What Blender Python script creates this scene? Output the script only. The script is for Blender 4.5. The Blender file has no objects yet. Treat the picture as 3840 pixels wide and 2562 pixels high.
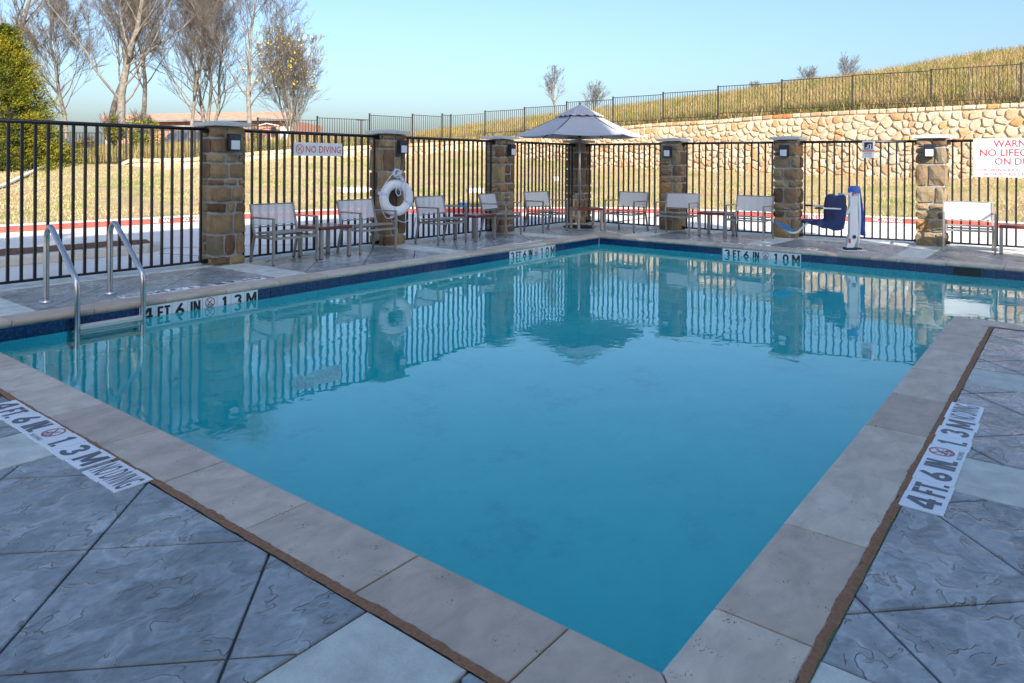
import bpy, bmesh, math, random
import numpy as np
from mathutils import Vector, Matrix

random.seed(7)
RNG = np.random.default_rng(11)
scene = bpy.context.scene
COL = scene.collection

# ------------------------------------------------------------------ camera (fitted to the photograph)
FPX, V0, YAW, CXW, CYW, CH, ROLL = 2697.3, 609.03, 0.66668, -1.7308, -0.8550, 1.3274, 0.0062
CO = np.array([CXW, CYW, CH])
FV = np.array([math.cos(YAW), math.sin(YAW), 0.0])
RV = np.array([math.sin(YAW), -math.cos(YAW), 0.0])
cd = bpy.data.cameras.new("camera")
cd.sensor_width = 36.0
cd.lens = FPX / 3840 * 36
cd.shift_y = -(1281 - V0) / 3840
cd.clip_end = 3000
cam = bpy.data.objects.new("camera", cd)
COL.objects.link(cam)
_R, _U, _F = Vector(RV), Vector((0, 0, 1)), Vector(FV)
_x = _R * math.cos(ROLL) + _U * math.sin(ROLL)
_y = _U * math.cos(ROLL) - _R * math.sin(ROLL)
_z = -_F
cam.matrix_world = Matrix(((_x.x, _y.x, _z.x, CXW), (_x.y, _y.y, _z.y, CYW), (_x.z, _y.z, _z.z, CH), (0, 0, 0, 1)))
scene.camera = cam

# ------------------------------------------------------------------ light
SUN_EL = math.radians(30)
SUN_H = Vector((-0.58, -0.815, 0)).normalized()          # horizontal direction towards the sun
sun_dir = Vector((SUN_H.x * math.cos(SUN_EL), SUN_H.y * math.cos(SUN_EL), math.sin(SUN_EL)))
w = bpy.data.worlds.new("World")
scene.world = w
w.use_nodes = True
nt = w.node_tree
nt.nodes.clear()
sky = nt.nodes.new("ShaderNodeTexSky")
sky.sky_type = 'NISHITA'
sky.sun_disc = False
sky.sun_elevation = SUN_EL
sky.sun_rotation = math.atan2(sun_dir.x, sun_dir.y)
sky.air_density = 1.1
sky.dust_density = 3.3
sky.ozone_density = 4.8
bg = nt.nodes.new("ShaderNodeBackground")
bg.inputs['Strength'].default_value = 0.094
wo = nt.nodes.new("ShaderNodeOutputWorld")
nt.links.new(sky.outputs[0], bg.inputs[0])
nt.links.new(bg.outputs[0], wo.inputs[0])
sl = bpy.data.lights.new("sun", 'SUN')
sl.energy = 3.3
sl.angle = math.radians(0.55)
sl.color = (1.0, 0.94, 0.86)
sun = bpy.data.objects.new("sun", sl)
COL.objects.link(sun)
sun.rotation_euler = sun_dir.to_track_quat('Z', 'Y').to_euler()
sun.location = (-10, -20, 30)
vs = scene.view_settings
vs.view_transform = 'Standard'
vs.look = 'None'
vs.exposure = 1.55
vs.gamma = 1.0
vs.use_curve_mapping = False
scene.cycles.use_denoising = True
scene.cycles.max_bounces = 14
scene.cycles.transmission_bounces = 10
scene.cycles.diffuse_bounces = 8
scene.cycles.transparent_max_bounces = 16
scene.cycles.caustics_reflective = True
scene.cycles.caustics_refractive = True
scene.cycles.sample_clamp_indirect = 8

def ray(u, v):
    du = u - 1920.0; dv = v - V0
    a = du * math.cos(ROLL) + dv * math.sin(ROLL)
    b = du * math.sin(ROLL) - dv * math.cos(ROLL)
    return FV + RV * a / FPX + np.array([0, 0, 1.0]) * b / FPX
def at(u, v, depth):            # place point seen at photo pixel (u, v), 'depth' metres ahead
    return CO + ray(u, v) * depth
def onz(u, v, z=0.0):
    d = ray(u, v); return CO + d * ((z - CH) / d[2])
def bearing(p):                 # photo column of a ground point
    d = np.array(p, float)[:2] - CO[:2]
    return 1920 + FPX * (d @ RV[:2]) / (d @ FV[:2])

# ------------------------------------------------------------------ materials
def mk(name):
    m = bpy.data.materials.new(name); m.use_nodes = True
    t = m.node_tree; t.nodes.clear()
    o = t.nodes.new("ShaderNodeOutputMaterial")
    b = t.nodes.new("ShaderNodeBsdfPrincipled")
    t.links.new(b.outputs[0], o.inputs[0])
    return m, t, b, o
def nd(t, kind, **k):
    n = t.nodes.new(kind)
    for a, v in k.items():
        if a in n.inputs.keys() if hasattr(n.inputs, 'keys') else False:
            n.inputs[a].default_value = v
        else:
            setattr(n, a, v)
    return n
def wpos(t, scale=(1, 1, 1), obj=False):
    if obj:
        s = t.nodes.new("ShaderNodeTexCoord").outputs['Object']
    else:
        s = t.nodes.new("ShaderNodeNewGeometry").outputs['Position']
    mp = t.nodes.new("ShaderNodeMapping"); mp.inputs['Scale'].default_value = scale
    t.links.new(s, mp.inputs['Vector'])
    return mp.outputs[0]
def noise(t, vec, scale, detail=4, rough=0.55, dist=0.0):
    n = t.nodes.new("ShaderNodeTexNoise")
    n.inputs['Scale'].default_value = scale; n.inputs['Detail'].default_value = detail
    n.inputs['Roughness'].default_value = rough; n.inputs['Distortion'].default_value = dist
    t.links.new(vec, n.inputs['Vector'])
    return n.outputs['Fac']
def ramp(t, fac, stops, interp='LINEAR'):
    r = t.nodes.new("ShaderNodeValToRGB"); r.color_ramp.interpolation = interp
    e = r.color_ramp.elements
    while len(e) < len(stops): e.new(0.5)
    for i, (p, c) in enumerate(stops):
        e[i].position = p
        e[i].color = (c, c, c, 1) if isinstance(c, (int, float)) else (*c, 1)
    t.links.new(fac, r.inputs[0])
    return r.outputs[0]
def mix(t, fac, a, b, mode='MIX'):
    m = t.nodes.new("ShaderNodeMix"); m.data_type = 'RGBA'; m.blend_type = mode
    for s, i in ((fac, 0), (a, 6), (b, 7)):
        if isinstance(s, (int, float)): m.inputs[i].default_value = s
        elif isinstance(s, tuple): m.inputs[i].default_value = (*s, 1)
        else: t.links.new(s, m.inputs[i])
    return m.outputs[2]
def math_(t, op, a, b=None):
    m = t.nodes.new("ShaderNodeMath"); m.operation = op
    for i, s in enumerate((a, b)):
        if s is None: continue
        if isinstance(s, (int, float)): m.inputs[i].default_value = s
        else: t.links.new(s, m.inputs[i])
    return m.outputs[0]
def bump(t, b, h, strength, dist):
    n = t.nodes.new("ShaderNodeBump"); n.inputs['Strength'].default_value = strength
    n.inputs['Distance'].default_value = dist
    t.links.new(h, n.inputs['Height']); t.links.new(n.outputs[0], b.inputs['Normal'])
def plain(name, c, rough=0.5, metal=0.0, var=0.12, vscale=8, bm=0.0, bscale=60, spec=None):
    m, t, b, o = mk(name)
    p = wpos(t)
    n = noise(t, p, vscale, 5)
    lo = tuple(x * (1 - var) for x in c); hi = tuple(min(1, x * (1 + var)) for x in c)
    t.links.new(ramp(t, n, [(0.3, lo), (0.7, hi)]), b.inputs['Base Color'])
    b.inputs['Roughness'].default_value = rough; b.inputs['Metallic'].default_value = metal
    if spec is not None: b.inputs['Specular IOR Level'].default_value = spec
    if bm: bump(t, b, noise(t, p, bscale, 5), bm, 0.01)
    return m

# stamped blue-grey concrete with slate seams
def m_stamped():
    m, t, b, o = mk("stamped_concrete")
    p = wpos(t)
    p2 = wpos(t, (1.0, 1.35, 1))
    warp = t.nodes.new("ShaderNodeVectorMath"); warp.operation = 'ADD'
    nz = t.nodes.new("ShaderNodeTexNoise"); nz.inputs['Scale'].default_value = 4.5; nz.inputs['Detail'].default_value = 3
    t.links.new(p2, nz.inputs['Vector'])
    sc = t.nodes.new("ShaderNodeVectorMath"); sc.operation = 'SCALE'; sc.inputs['Scale'].default_value = 0.34
    t.links.new(nz.outputs['Color'], sc.inputs[0]); t.links.new(p2, warp.inputs[0]); t.links.new(sc.outputs[0], warp.inputs[1])
    # seam lines: narrow contour bands of a noise, kept only in patches
    c1 = noise(t, warp.outputs[0], 4.2, 2.2, 0.5)
    d1 = math_(t, 'ABSOLUTE', math_(t, 'SUBTRACT', c1, 0.52))
    line = ramp(t, d1, [(0.0, 1.0), (0.005, 0.5), (0.010, 0.0)])
    keep = ramp(t, noise(t, p, 6.5, 2), [(0.50, 0.0), (0.57, 1.0)])
    c3 = noise(t, warp.outputs[0], 7.5, 2.0, 0.5)
    d3 = math_(t, 'ABSOLUTE', math_(t, 'SUBTRACT', c3, 0.47))
    line3 = ramp(t, d3, [(0.0, 1.0), (0.008, 0.4), (0.015, 0.0)])
    keep3 = ramp(t, noise(t, wpos(t, (1.1, .9, 1)), 8.5, 2), [(0.54, 0.0), (0.61, 1.0)])
    l = math_(t, 'MAXIMUM', math_(t, 'MULTIPLY', line, keep), math_(t, 'MULTIPLY', line3, keep3))
    base = ramp(t, noise(t, warp.outputs[0], 2.6, 7, 0.66), [(0.32, (.21, .235, .24)), (0.5, (.33, .36, .36)), (0.68, (.48, .505, .50))])
    cl = ramp(t, noise(t, p, 26, 6, .7), [(0.35, .78), (0.65, 1.06)])
    base = mix(t, 1.0, base, cl, 'MULTIPLY')
    wm = ramp(t, noise(t, p, 1.1, 3), [(0.45, 0.0), (0.7, 0.35)])
    base = mix(t, wm, base, (.42, .41, .41))
    hi_ = ramp(t, c1, [(.46, .80), (.515, 1.0), (.53, 1.22), (.60, .98)])  # relief light and dark put into the colour: bright seam edge, darker hollow
    base = mix(t, 1.0, base, hi_, 'MULTIPLY')
    base = mix(t, math_(t, 'MULTIPLY', l, 0.5), base, (.07, .065, .07))
    t.links.new(base, b.inputs['Base Color'])
    t.links.new(ramp(t, noise(t, p, 12, 4), [(0.3, .22), (0.7, .42)]), b.inputs['Roughness'])
    h = math_(t, 'ADD', math_(t, 'MULTIPLY', c1, 1.2), math_(t, 'MULTIPLY', noise(t, p, 22, 5, .6), 0.22))
    h = math_(t, 'SUBTRACT', h, math_(t, 'MULTIPLY', l, 0.22))
    bump(t, b, h, 1.0, 0.021)
    return m
def m_travertine():
    m, t, b, o = mk("travertine")
    p = wpos(t)
    oi = t.nodes.new("ShaderNodeObjectInfo")
    tone = ramp(t, oi.outputs['Random'], [(0, (.57, .44, .33)), (.5, (.66, .53, .41)), (1, (.73, .61, .48))])
    n = noise(t, wpos(t, (1.0, 1.6, 1)), 5, 7, .65, .4)
    v = ramp(t, n, [(.3, .72), (.7, 1.12)])
    base = mix(t, 1.0, tone, v, 'MULTIPLY')
    pk = ramp(t, noise(t, p, 9, 3), [(.56, 0), (.66, 1.0)])
    pits = ramp(t, noise(t, wpos(t, (1, 1.7, 1)), 85, 2, .5), [(.615, 0), (.65, 1.0)])
    pit = math_(t, 'MULTIPLY', pk, pits)
    base = mix(t, pit, base, (.07, .045, .03))
    t.links.new(base, b.inputs['Base Color'])
    b.inputs['Roughness'].default_value = .52
    h = math_(t, 'SUBTRACT', math_(t, 'MULTIPLY', noise(t, p, 60, 5), .25), pit)
    bump(t, b, h, .5, .004)
    return m
def m_stone(name, stops, gain=1.0, island=False, rough=.85, coord=6):
    m, t, b, o = mk(name)
    p = wpos(t)
    if island: r = t.nodes.new("ShaderNodeNewGeometry").outputs['Random Per Island']
    else: r = t.nodes.new("ShaderNodeObjectInfo").outputs['Random']
    tone = ramp(t, r, stops, 'LINEAR')
    if name == 'pillar_stone': tone = mix(t, 1.0, tone, (1.06, 1.04, 1.0), 'MULTIPLY')
    n = ramp(t, noise(t, p, coord, 7, .68, .3), [(.28, .62), (.5, 1.0), (.75, 1.28)])
    base = mix(t, 1.0, tone, n, 'MULTIPLY')
    rust = ramp(t, noise(t, p, 3.2, 3), [(.58, 0), (.72, .45)])
    base = mix(t, rust, base, (.30 * gain, .13 * gain, .035 * gain))
    t.links.new(base, b.inputs['Base Color'])
    b.inputs['Roughness'].default_value = rough
    bump(t, b, math_(t, 'ADD', noise(t, p, 14, 6, .7), math_(t, 'MULTIPLY', noise(t, p, 60, 4), .3)), .8, .02)
    return m
def m_tile():
    m, t, b, o = mk("blue_glazed_tile")
    p = wpos(t)
    n = noise(t, p, 45, 6, .7)
    t.links.new(ramp(t, n, [(.36, (.002, .012, .05)), (.52, (.008, .04, .13)), (.68, (.03, .12, .26)), (.78, (.10, .12, .16))]), b.inputs['Base Color'])
    b.inputs['Roughness'].default_value = .12
    return m
def m_water():
    m = bpy.data.materials.new("pool_water"); m.use_nodes = True
    t = m.node_tree; t.nodes.clear()
    o = t.nodes.new("ShaderNodeOutputMaterial")
    g = t.nodes.new("ShaderNodeBsdfGlass"); g.inputs['IOR'].default_value = 1.40; g.inputs['Roughness'].default_value = 0
    g.inputs['Color'].default_value = (1, 1, 1, 1)
    t.links.new(g.outputs[0], o.inputs[0])
    p = wpos(t)
    patch = ramp(t, noise(t, p, .55, 2), [(.42, .35), (.66, 1.6)])
    h = math_(t, 'ADD', math_(t, 'MULTIPLY', noise(t, p, 2.2, 2, .5, .4), 1.0), math_(t, 'MULTIPLY', math_(t, 'MULTIPLY', noise(t, p, 8.5, 2, .5, .5), patch), .35))
    n = t.nodes.new("ShaderNodeBump"); n.inputs['Strength'].default_value = 1.0; n.inputs['Distance'].default_value = .0021
    t.links.new(h, n.inputs['Height']); t.links.new(n.outputs[0], g.inputs['Normal'])
    va = t.nodes.new("ShaderNodeVolumeAbsorption"); va.inputs['Color'].default_value = (.0, .965, .965, 1); va.inputs['Density'].default_value = .80
    t.links.new(va.outputs[0], o.inputs['Volume'])
    return m
def m_plaster():
    m, t, b, o = mk("pool_plaster")
    p = wpos(t)
    n = noise(t, p, 1.6, 9, .72)
    t.links.new(ramp(t, n, [(.30, (.22, .74, .80)), (.44, (.36, .93, .94)), (.6, (.42, .98, .97)), (.72, (.30, .88, .92))]), b.inputs['Base Color'])
    b.inputs['Roughness'].default_value = .8
    return m
def m_grass(name, a, bb, c, scale=1.2):
    m, t, b, o = mk(name)
    p = wpos(t)
    n = noise(t, wpos(t, (1, 1, 2.0)), scale, 8, .72)
    base = ramp(t, n, [(.36, a), (.48, bb), (.60, c)])
    n2 = ramp(t, noise(t, p, 14, 6, .75), [(.3, .6), (.7, 1.25)])
    base = mix(t, 1.0, base, n2, 'MULTIPLY')
    t.links.new(base, b.inputs['Base Color'])
    b.inputs['Roughness'].default_value = .95
    b.inputs['Specular IOR Level'].default_value = .1
    bump(t, b, noise(t, p, 25, 6, .8), 1.0, .05)
    return m
def m_blade(name, stops, trans=.25):
    m, t, b, o = mk(name)
    r = t.nodes.new("ShaderNodeNewGeometry").outputs['Random Per Island']
    p = wpos(t)
    f = math_(t, 'ADD', math_(t, 'MULTIPLY', r, .42), math_(t, 'MULTIPLY', ramp(t, noise(t, p, .7, 6, .7), [(.36, 0.0), (.64, 1.0)]), .5))
    t.links.new(ramp(t, f, stops), b.inputs['Base Color'])
    b.inputs['Roughness'].default_value = .8
    b.inputs['Specular IOR Level'].default_value = .15
    return m
def m_mesh_sling():
    m, t, b, o = mk("white_sling_mesh")
    b.inputs['Base Color'].default_value = (.86, .87, .88, 1); b.inputs['Roughness'].default_value = .7
    tr = t.nodes.new("ShaderNodeBsdfTransparent"); tl = t.nodes.new("ShaderNodeBsdfTranslucent")
    tl.inputs[0].default_value = (.75, .77, .8, 1)
    m1 = t.nodes.new("ShaderNodeMixShader"); m1.inputs[0].default_value = .45
    m2 = t.nodes.new("ShaderNodeMixShader")
    wv = noise(t, wpos(t), 400, 1)
    t.links.new(ramp(t, wv, [(.4, .03), (.6, .15)]), m2.inputs[0])
    t.links.new(b.outputs[0], m1.inputs[1]); t.links.new(tl.outputs[0], m1.inputs[2])
    t.links.new(m1.outputs[0], m2.inputs[1]); t.links.new(tr.outputs[0], m2.inputs[2])
    t.links.new(m2.outputs[0], o.inputs[0])
    return m

M = {}
M['stamp'] = m_stamped()
M['band'] = plain("broomed_concrete", (.64, .66, .59), .65, var=.22, vscale=7, bm=.6, bscale=90)
M['trav'] = m_travertine()
M['sealant'] = plain("brown_joint_sealant", (.38, .19, .10), .9, var=.25, vscale=60, bm=.8, bscale=300)
M['grout'] = plain("dark_joint", (.10, .095, .10), .9)
M['tgrout'] = plain("tile_grout", (.42, .44, .46), .8)
M['tile'] = m_tile()
M['wtile'] = plain("white_glazed_tile", (.84, .86, .88), .12, var=.03)
M['black'] = plain("black_print", (.012, .012, .014), .3, var=.05)
M['greyprint'] = plain("worn_grey_print", (.10, .10, .12), .4, var=.2, vscale=40)
M['redprint'] = plain("red_print", (.62, .035, .04), .4, var=.08)
M['white'] = plain("white_paint", (.78, .79, .80), .35, var=.03)
M['fence'] = plain("black_powder_coat", (.012, .011, .011), .32, var=.15)
M['farfence'] = plain("black_fence_paint", (.028, .026, .024), .5, var=.15)
M['pst'] = m_stone("pillar_stone", [(0, (.10, .055, .03)), (.22, (.20, .125, .07)), (.45, (.27, .185, .10)), (.65, (.31, .23, .125)), (.82, (.18, .15, .10)), (1, (.34, .17, .06))])
M['wst'] = m_stone("wall_stone", [(0, (.50, .38, .26)), (.25, (.55, .42, .28)), (.5, (.58, .465, .33)), (.70, (.43, .29, .17)), (.86, (.47, .25, .11)), (1, (.53, .46, .37))], 1.6, coord=4)
M['wst_i'] = m_stone("wall_stone_far", [(0, (.50, .38, .26)), (.25, (.55, .42, .28)), (.5, (.58, .465, .33)), (.70, (.43, .29, .17)), (.86, (.47, .25, .11)), (1, (.53, .46, .37))], 1.6, island=True, coord=4)
M['rst'] = plain("rust_red_stone", (.50, .17, .06), .85, var=.25, vscale=12, bm=.8, bscale=30)
M['mortar'] = plain("mortar", (.36, .35, .33), .95, var=.12, vscale=20, bm=.6, bscale=80)
M['wmortar'] = plain("pale_mortar", (.46, .38, .28), .95, var=.12, vscale=20, bm=.6, bscale=60)
M['cap'] = plain("cast_stone_cap", (.52, .52, .50), .75, var=.06, vscale=10, bm=.25, bscale=90)
M['alu'] = plain("grey_powder_aluminium", (.36, .33, .30), .38, .55, var=.04)
M['sling'] = m_mesh_sling()
M['seat'] = plain("grey_seat_fabric", (.30, .31, .32), .8, var=.1, vscale=90)
M['ttop'] = plain("red_brown_table_top", (.15, .04, .03), .3, var=.15, vscale=20)
M['foot'] = plain("black_glide", (.02, .02, .02), .6)
M['steel'] = plain("brushed_stainless_steel", (.58, .56, .54), .24, 1.0, var=.05, vscale=30)
M['step'] = plain("white_plastic_tread", (.62, .64, .60), .5, var=.05, bm=.5, bscale=200)
M['canvas'] = plain("grey_canvas", (.40, .41, .44), .85, var=.06, vscale=3, bm=.3, bscale=300)
M['bluevinyl'] = plain("blue_plastic", (.006, .024, .11), .38, var=.1)
M['bluelt'] = plain("light_blue_plastic", (.02, .22, .62), .35, var=.1)
M['towel'] = plain("blue_vinyl_cover", (.07, .15, .50), .7, var=.2, vscale=14, bm=.5, bscale=25)
M['rope'] = plain("white_rope", (.70, .70, .82), .8, var=.1, vscale=120)
M['teal'] = plain("teal_cord", (.0, .30, .36), .6)
M['strap'] = plain("lilac_white_strap", (.60, .60, .80), .7, var=.06)
M['lamp'] = plain("frosted_lamp_glass", (.66, .70, .72), .3, var=.02)
M['lampbody'] = plain("dark_lamp_housing", (.018, .02, .032), .4)
M['pave'] = plain("concrete_pavement", (.66, .645, .61), .8, var=.10, vscale=.7, bm=.3, bscale=60)
M['kerbred'] = plain("red_kerb_paint", (.52, .07, .05), .7, var=.18, vscale=6)
M['kerb'] = plain("kerb_concrete", (.58, .56, .50), .85, var=.1, vscale=4, bm=.3, bscale=60)
M['mulch'] = plain("brown_mulch", (.13, .07, .04), .95, var=.6, vscale=35, bm=1, bscale=60)
M['lawn'] = m_grass("dry_lawn", (.40, .28, .165), (.46, .36, .20), (.30, .29, .10), .5)
M['hill'] = m_grass("dry_hillside", (.26, .18, .09), (.23, .18, .075), (.13, .135, .045), .35)
M['soil'] = plain("distant_ground", (.20, .17, .10), .95, var=.3, vscale=.02)
M['blade'] = m_blade("lawn_blades", [(.12, (.38, .26, .155)), (.40, (.52, .40, .225)), (.58, (.39, .345, .145)), (.80, (.18, .22, .055))])
M['tall'] = m_blade("tall_dry_grass", [(.12, (.23, .14, .07)), (.30, (.38, .26, .12)), (.44, (.33, .24, .10)), (.54, (.22, .20, .065)), (.70, (.10, .125, .03))])
M['bark'] = plain("grey_brown_bark", (.185, .16, .13), .9, var=.35, vscale=9, bm=.8, bscale=30)
M['twig'] = plain("twig_bark", (.145, .12, .10), .9, var=.25, vscale=6)
M['cedar'] = m_blade("cedar_foliage", [(.2, (.03, .05, .006)), (.42, (.10, .115, .010)), (.62, (.21, .18, .013)), (.85, (.33, .23, .02))])
M['core'] = plain('cedar_dark_core', (.025, .03, .006), .95, var=.5, vscale=6, bm=1, bscale=14)  # shade inside the crown put into a dark core colour
M['yleaf'] = m_blade("yellow_leaves", [(.2, (.55, .36, .03)), (.6, (.62, .48, .08)), (.9, (.40, .38, .06))])
M['shrub'] = m_blade("shrub_leaves", [(.2, (.10, .13, .02)), (.5, (.22, .20, .03)), (.85, (.50, .30, .03))])
M['brick'] = plain("red_brick", (.48, .24, .17), .9, var=.2, vscale=3, bm=.4, bscale=12)
M['roof'] = plain("terracotta_roof", (.50, .25, .16), .85, var=.35, vscale=2.5, bm=.7, bscale=8)
M['groof'] = plain("grey_shingle_roof", (.20, .20, .21), .9, var=.2, vscale=4)
M['trim'] = plain("cream_trim", (.62, .58, .52), .8)
M['glass'] = plain("dark_window_glass", (.02, .022, .025), .1)
M['stucco'] = plain("hotel_stucco", (.72, .66, .57), .9, var=.08, vscale=1)
M['plaster'] = m_plaster()
M['water'] = m_water()
M['hot'] = plain("red_line_paint", (.55, .05, .06), .8)

# ------------------------------------------------------------------ mesh helpers
class MB:
    def __init__(s): s.v = []; s.f = []
    def add(s, vs_, fs_):
        n = len(s.v); s.v += [tuple(map(float, v)) for v in vs_]; s.f += [tuple(i + n for i in f) for f in fs_]
        return s
    def box(s, x0, y0, z0, x1, y1, z1):
        v = [(x0, y0, z0), (x1, y0, z0), (x1, y1, z0), (x0, y1, z0), (x0, y0, z1), (x1, y0, z1), (x1, y1, z1), (x0, y1, z1)]
        return s.add(v, [(0, 3, 2, 1), (4, 5, 6, 7), (0, 1, 5, 4), (1, 2, 6, 5), (2, 3, 7, 6), (3, 0, 4, 7)])
    def bbox(s, x0, y0, z0, x1, y1, z1, c=.004):      # box with chamfered top and bottom rims
        def rg(z, i): return [(x0 + i, y0 + i, z), (x1 - i, y0 + i, z), (x1 - i, y1 - i, z), (x0 + i, y1 - i, z)]
        v = rg(z0, c) + rg(z0 + c, 0) + rg(z1 - c, 0) + rg(z1, c)
        f = [(3, 2, 1, 0), (12, 13, 14, 15)]
        for k in range(3):
            for i in range(4):
                j = (i + 1) % 4; f.append((4 * k + i, 4 * k + j, 4 * k + 4 + j, 4 * k + 4 + i))
        return s.add(v, f)
    def bar(s, a, b, wd, ht=None, up=(0, 0, 1)):
        a = Vector(a); b = Vector(b); d = (b - a).normalized(); ht = ht or wd
        up = Vector(up)
        if abs(d.dot(up)) > .98: up = Vector((0, 1, 0)) if abs(d.y) < .9 else Vector((1, 0, 0))
        r = d.cross(up).normalized(); u = r.cross(d).normalized()
        v = []
        for p in (a, b):
            for sx, sy in ((-1, -1), (1, -1), (1, 1), (-1, 1)):
                v.append(p + r * sx * wd / 2 + u * sy * ht / 2)
        return s.add(v, [(0, 1, 2, 3), (7, 6, 5, 4), (0, 4, 5, 1), (1, 5, 6, 2), (2, 6, 7, 3), (3, 7, 4, 0)])
    def tube(s, pts, rad, n=10, closed=False):
        P = [Vector(p) for p in pts]; L = len(P)
        R_ = rad if isinstance(rad, (list, tuple)) else [rad] * L
        up = Vector((0, 0, 1)); v = []; prev = None
        for i in range(L):
            if closed: d = (P[(i + 1) % L] - P[i - 1]).normalized()
            else: d = (P[min(i + 1, L - 1)] - P[max(i - 1, 0)]).normalized()
            if prev is None:
                r = d.cross(up if abs(d.z) < .95 else Vector((1, 0, 0))).normalized()
            else:
                r = (prev - d * prev.dot(d)).normalized()
            prev = r; u = d.cross(r)
            for k in range(n):
                a = 2 * math.pi * k / n
                v.append(P[i] + (r * math.cos(a) + u * math.sin(a)) * R_[i])
        f = []
        for i in range(L if closed else L - 1):
            j = (i + 1) % L
            for k in range(n):
                q = (k + 1) % n; f.append((i * n + k, i * n + q, j * n + q, j * n + k))
        if not closed:
            f.append(tuple(range(n))[::-1]); f.append(tuple((L - 1) * n + k for k in range(n)))
        return s.add(v, f)
    def lathe(s, prof, n=24, cx=0, cy=0):
        v = []; f = []
        for r, z in prof:
            for k in range(n):
                a = 2 * math.pi * k / n; v.append((cx + r * math.cos(a), cy + r * math.sin(a), z))
        for i in range(len(prof) - 1):
            for k in range(n):
                q = (k + 1) % n; f.append((i * n + k, i * n + q, (i + 1) * n + q, (i + 1) * n + k))
        f.append(tuple(range(n))[::-1]); f.append(tuple((len(prof) - 1) * n + k for k in range(n)))
        return s.add(v, f)
    def prism(s, poly, z0, z1):
        n = len(poly)
        v = [(x, y, z0) for x, y in poly] + [(x, y, z1) for x, y in poly]
        f = [tuple(range(n))[::-1], tuple(range(n, 2 * n))] + [(i, (i + 1) % n, n + (i + 1) % n, n + i) for i in range(n)]
        return s.add(v, f)
    def data(s, name, mat, smooth=False):
        me = bpy.data.meshes.new(name); me.from_pydata(s.v, [], s.f); me.materials.append(mat)
        if smooth: me.polygons.foreach_set('use_smooth', [True] * len(me.polygons))
        me.update(); return me
    def build(s, name, mat, parent=None, smooth=False, **k):
        return link(name, s.data(name, mat, smooth), parent, **k)
def link(name, me, parent=None, loc=None, rot=None, **tags):
    o = bpy.data.objects.new(name, me); COL.objects.link(o)
    if parent is not None: o.parent = parent
    if loc is not None: o.location = loc
    if rot is not None: o.rotation_euler = rot
    for a, v in tags.items(): o[a] = v
    return o
def thing(name, label, cat, loc=(0, 0, 0), rz=0.0, group=None):
    o = bpy.data.objects.new(name, None); COL.objects.link(o); o.empty_display_size = .1
    o.location = loc; o.rotation_euler = (0, 0, rz); o['label'] = label; o['category'] = cat
    if group: o['group'] = group
    return o
def copy_tree(o, parent=None):
    c = o.copy(); COL.objects.link(c)
    if parent is not None: c.parent = parent
    for ch in KIDS.get(o.name, list(o.children)): copy_tree(ch, c)
    return c
KIDS = {}
def arrmesh(name, V, Fc, mat, smooth=False):      # fast mesh from numpy; Fc (n,k)
    me = bpy.data.meshes.new(name); n, k = Fc.shape
    me.vertices.add(len(V)); me.vertices.foreach_set('co', np.ascontiguousarray(V, dtype=np.float32).ravel())
    me.loops.add(n * k); me.loops.foreach_set('vertex_index', np.ascontiguousarray(Fc, dtype=np.int32).ravel())
    me.polygons.add(n); me.polygons.foreach_set('loop_start', np.arange(0, n * k, k, dtype=np.int32))
    if smooth: me.polygons.foreach_set('use_smooth', np.ones(n, dtype=bool))
    me.update(calc_edges=True); me.materials.append(mat); return me
def text_mesh(txt, size, mat, thick=0.0, align='CENTER', sx=1.0, rot=None, loc=(0, 0, 0), name='lettering', ext=0.0006, spacing=1.0):
    c = bpy.data.curves.new(name, 'FONT'); c.body = txt; c.size = size; c.align_x = align; c.align_y = 'CENTER'
    c.offset = thick; c.extrude = ext; c.resolution_u = 3; c.space_character = spacing
    o = bpy.data.objects.new(name, c); COL.objects.link(o)
    dg = bpy.context.evaluated_depsgraph_get(); me = bpy.data.meshes.new_from_object(o.evaluated_get(dg))
    bpy.data.objects.remove(o); bpy.data.curves.remove(c)
    mt = Matrix.Translation(loc) @ (rot if rot is not None else Matrix.Identity(4)) @ Matrix.Diagonal((sx, 1, 1, 1))
    me.transform(mt); me.materials.clear(); me.materials.append(mat); me.name = name
    return me
def fit_text(parent, txt_, wd, ht, mtx, mat, thick=.004, name="lettering", raw=.16):
    me = text_mesh(txt_, raw, mat, thick, ext=0.0)
    co = np.empty(len(me.vertices) * 3, dtype=np.float32); me.vertices.foreach_get('co', co); co = co.reshape(-1, 3)
    lo = co.min(0); hi = co.max(0); c = (lo + hi) / 2
    me.transform(mtx @ Matrix.Diagonal((wd / (hi[0] - lo[0]), ht / (hi[1] - lo[1]), 1, 1)) @ Matrix.Translation((-c[0], -c[1], 0)))
    return link(name, me, parent)
def clip(poly, a, b, c):            # keep a*x+b*y<=c
    out = []
    for i in range(len(poly)):
        p, q = poly[i], poly[(i + 1) % len(poly)]
        dp = a * p[0] + b * p[1] - c; dq = a * q[0] + b * q[1] - c
        if dp <= 0: out.append(p)
        if (dp < 0 < dq) or (dq < 0 < dp):
            t_ = dp / (dp - dq); out.append((p[0] + (q[0] - p[0]) * t_, p[1] + (q[1] - p[1]) * t_))
    return out
def area(poly): return abs(sum(poly[i][0] * poly[(i + 1) % len(poly)][1] - poly[(i + 1) % len(poly)][0] * poly[i][1] for i in range(len(poly)))) / 2
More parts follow.
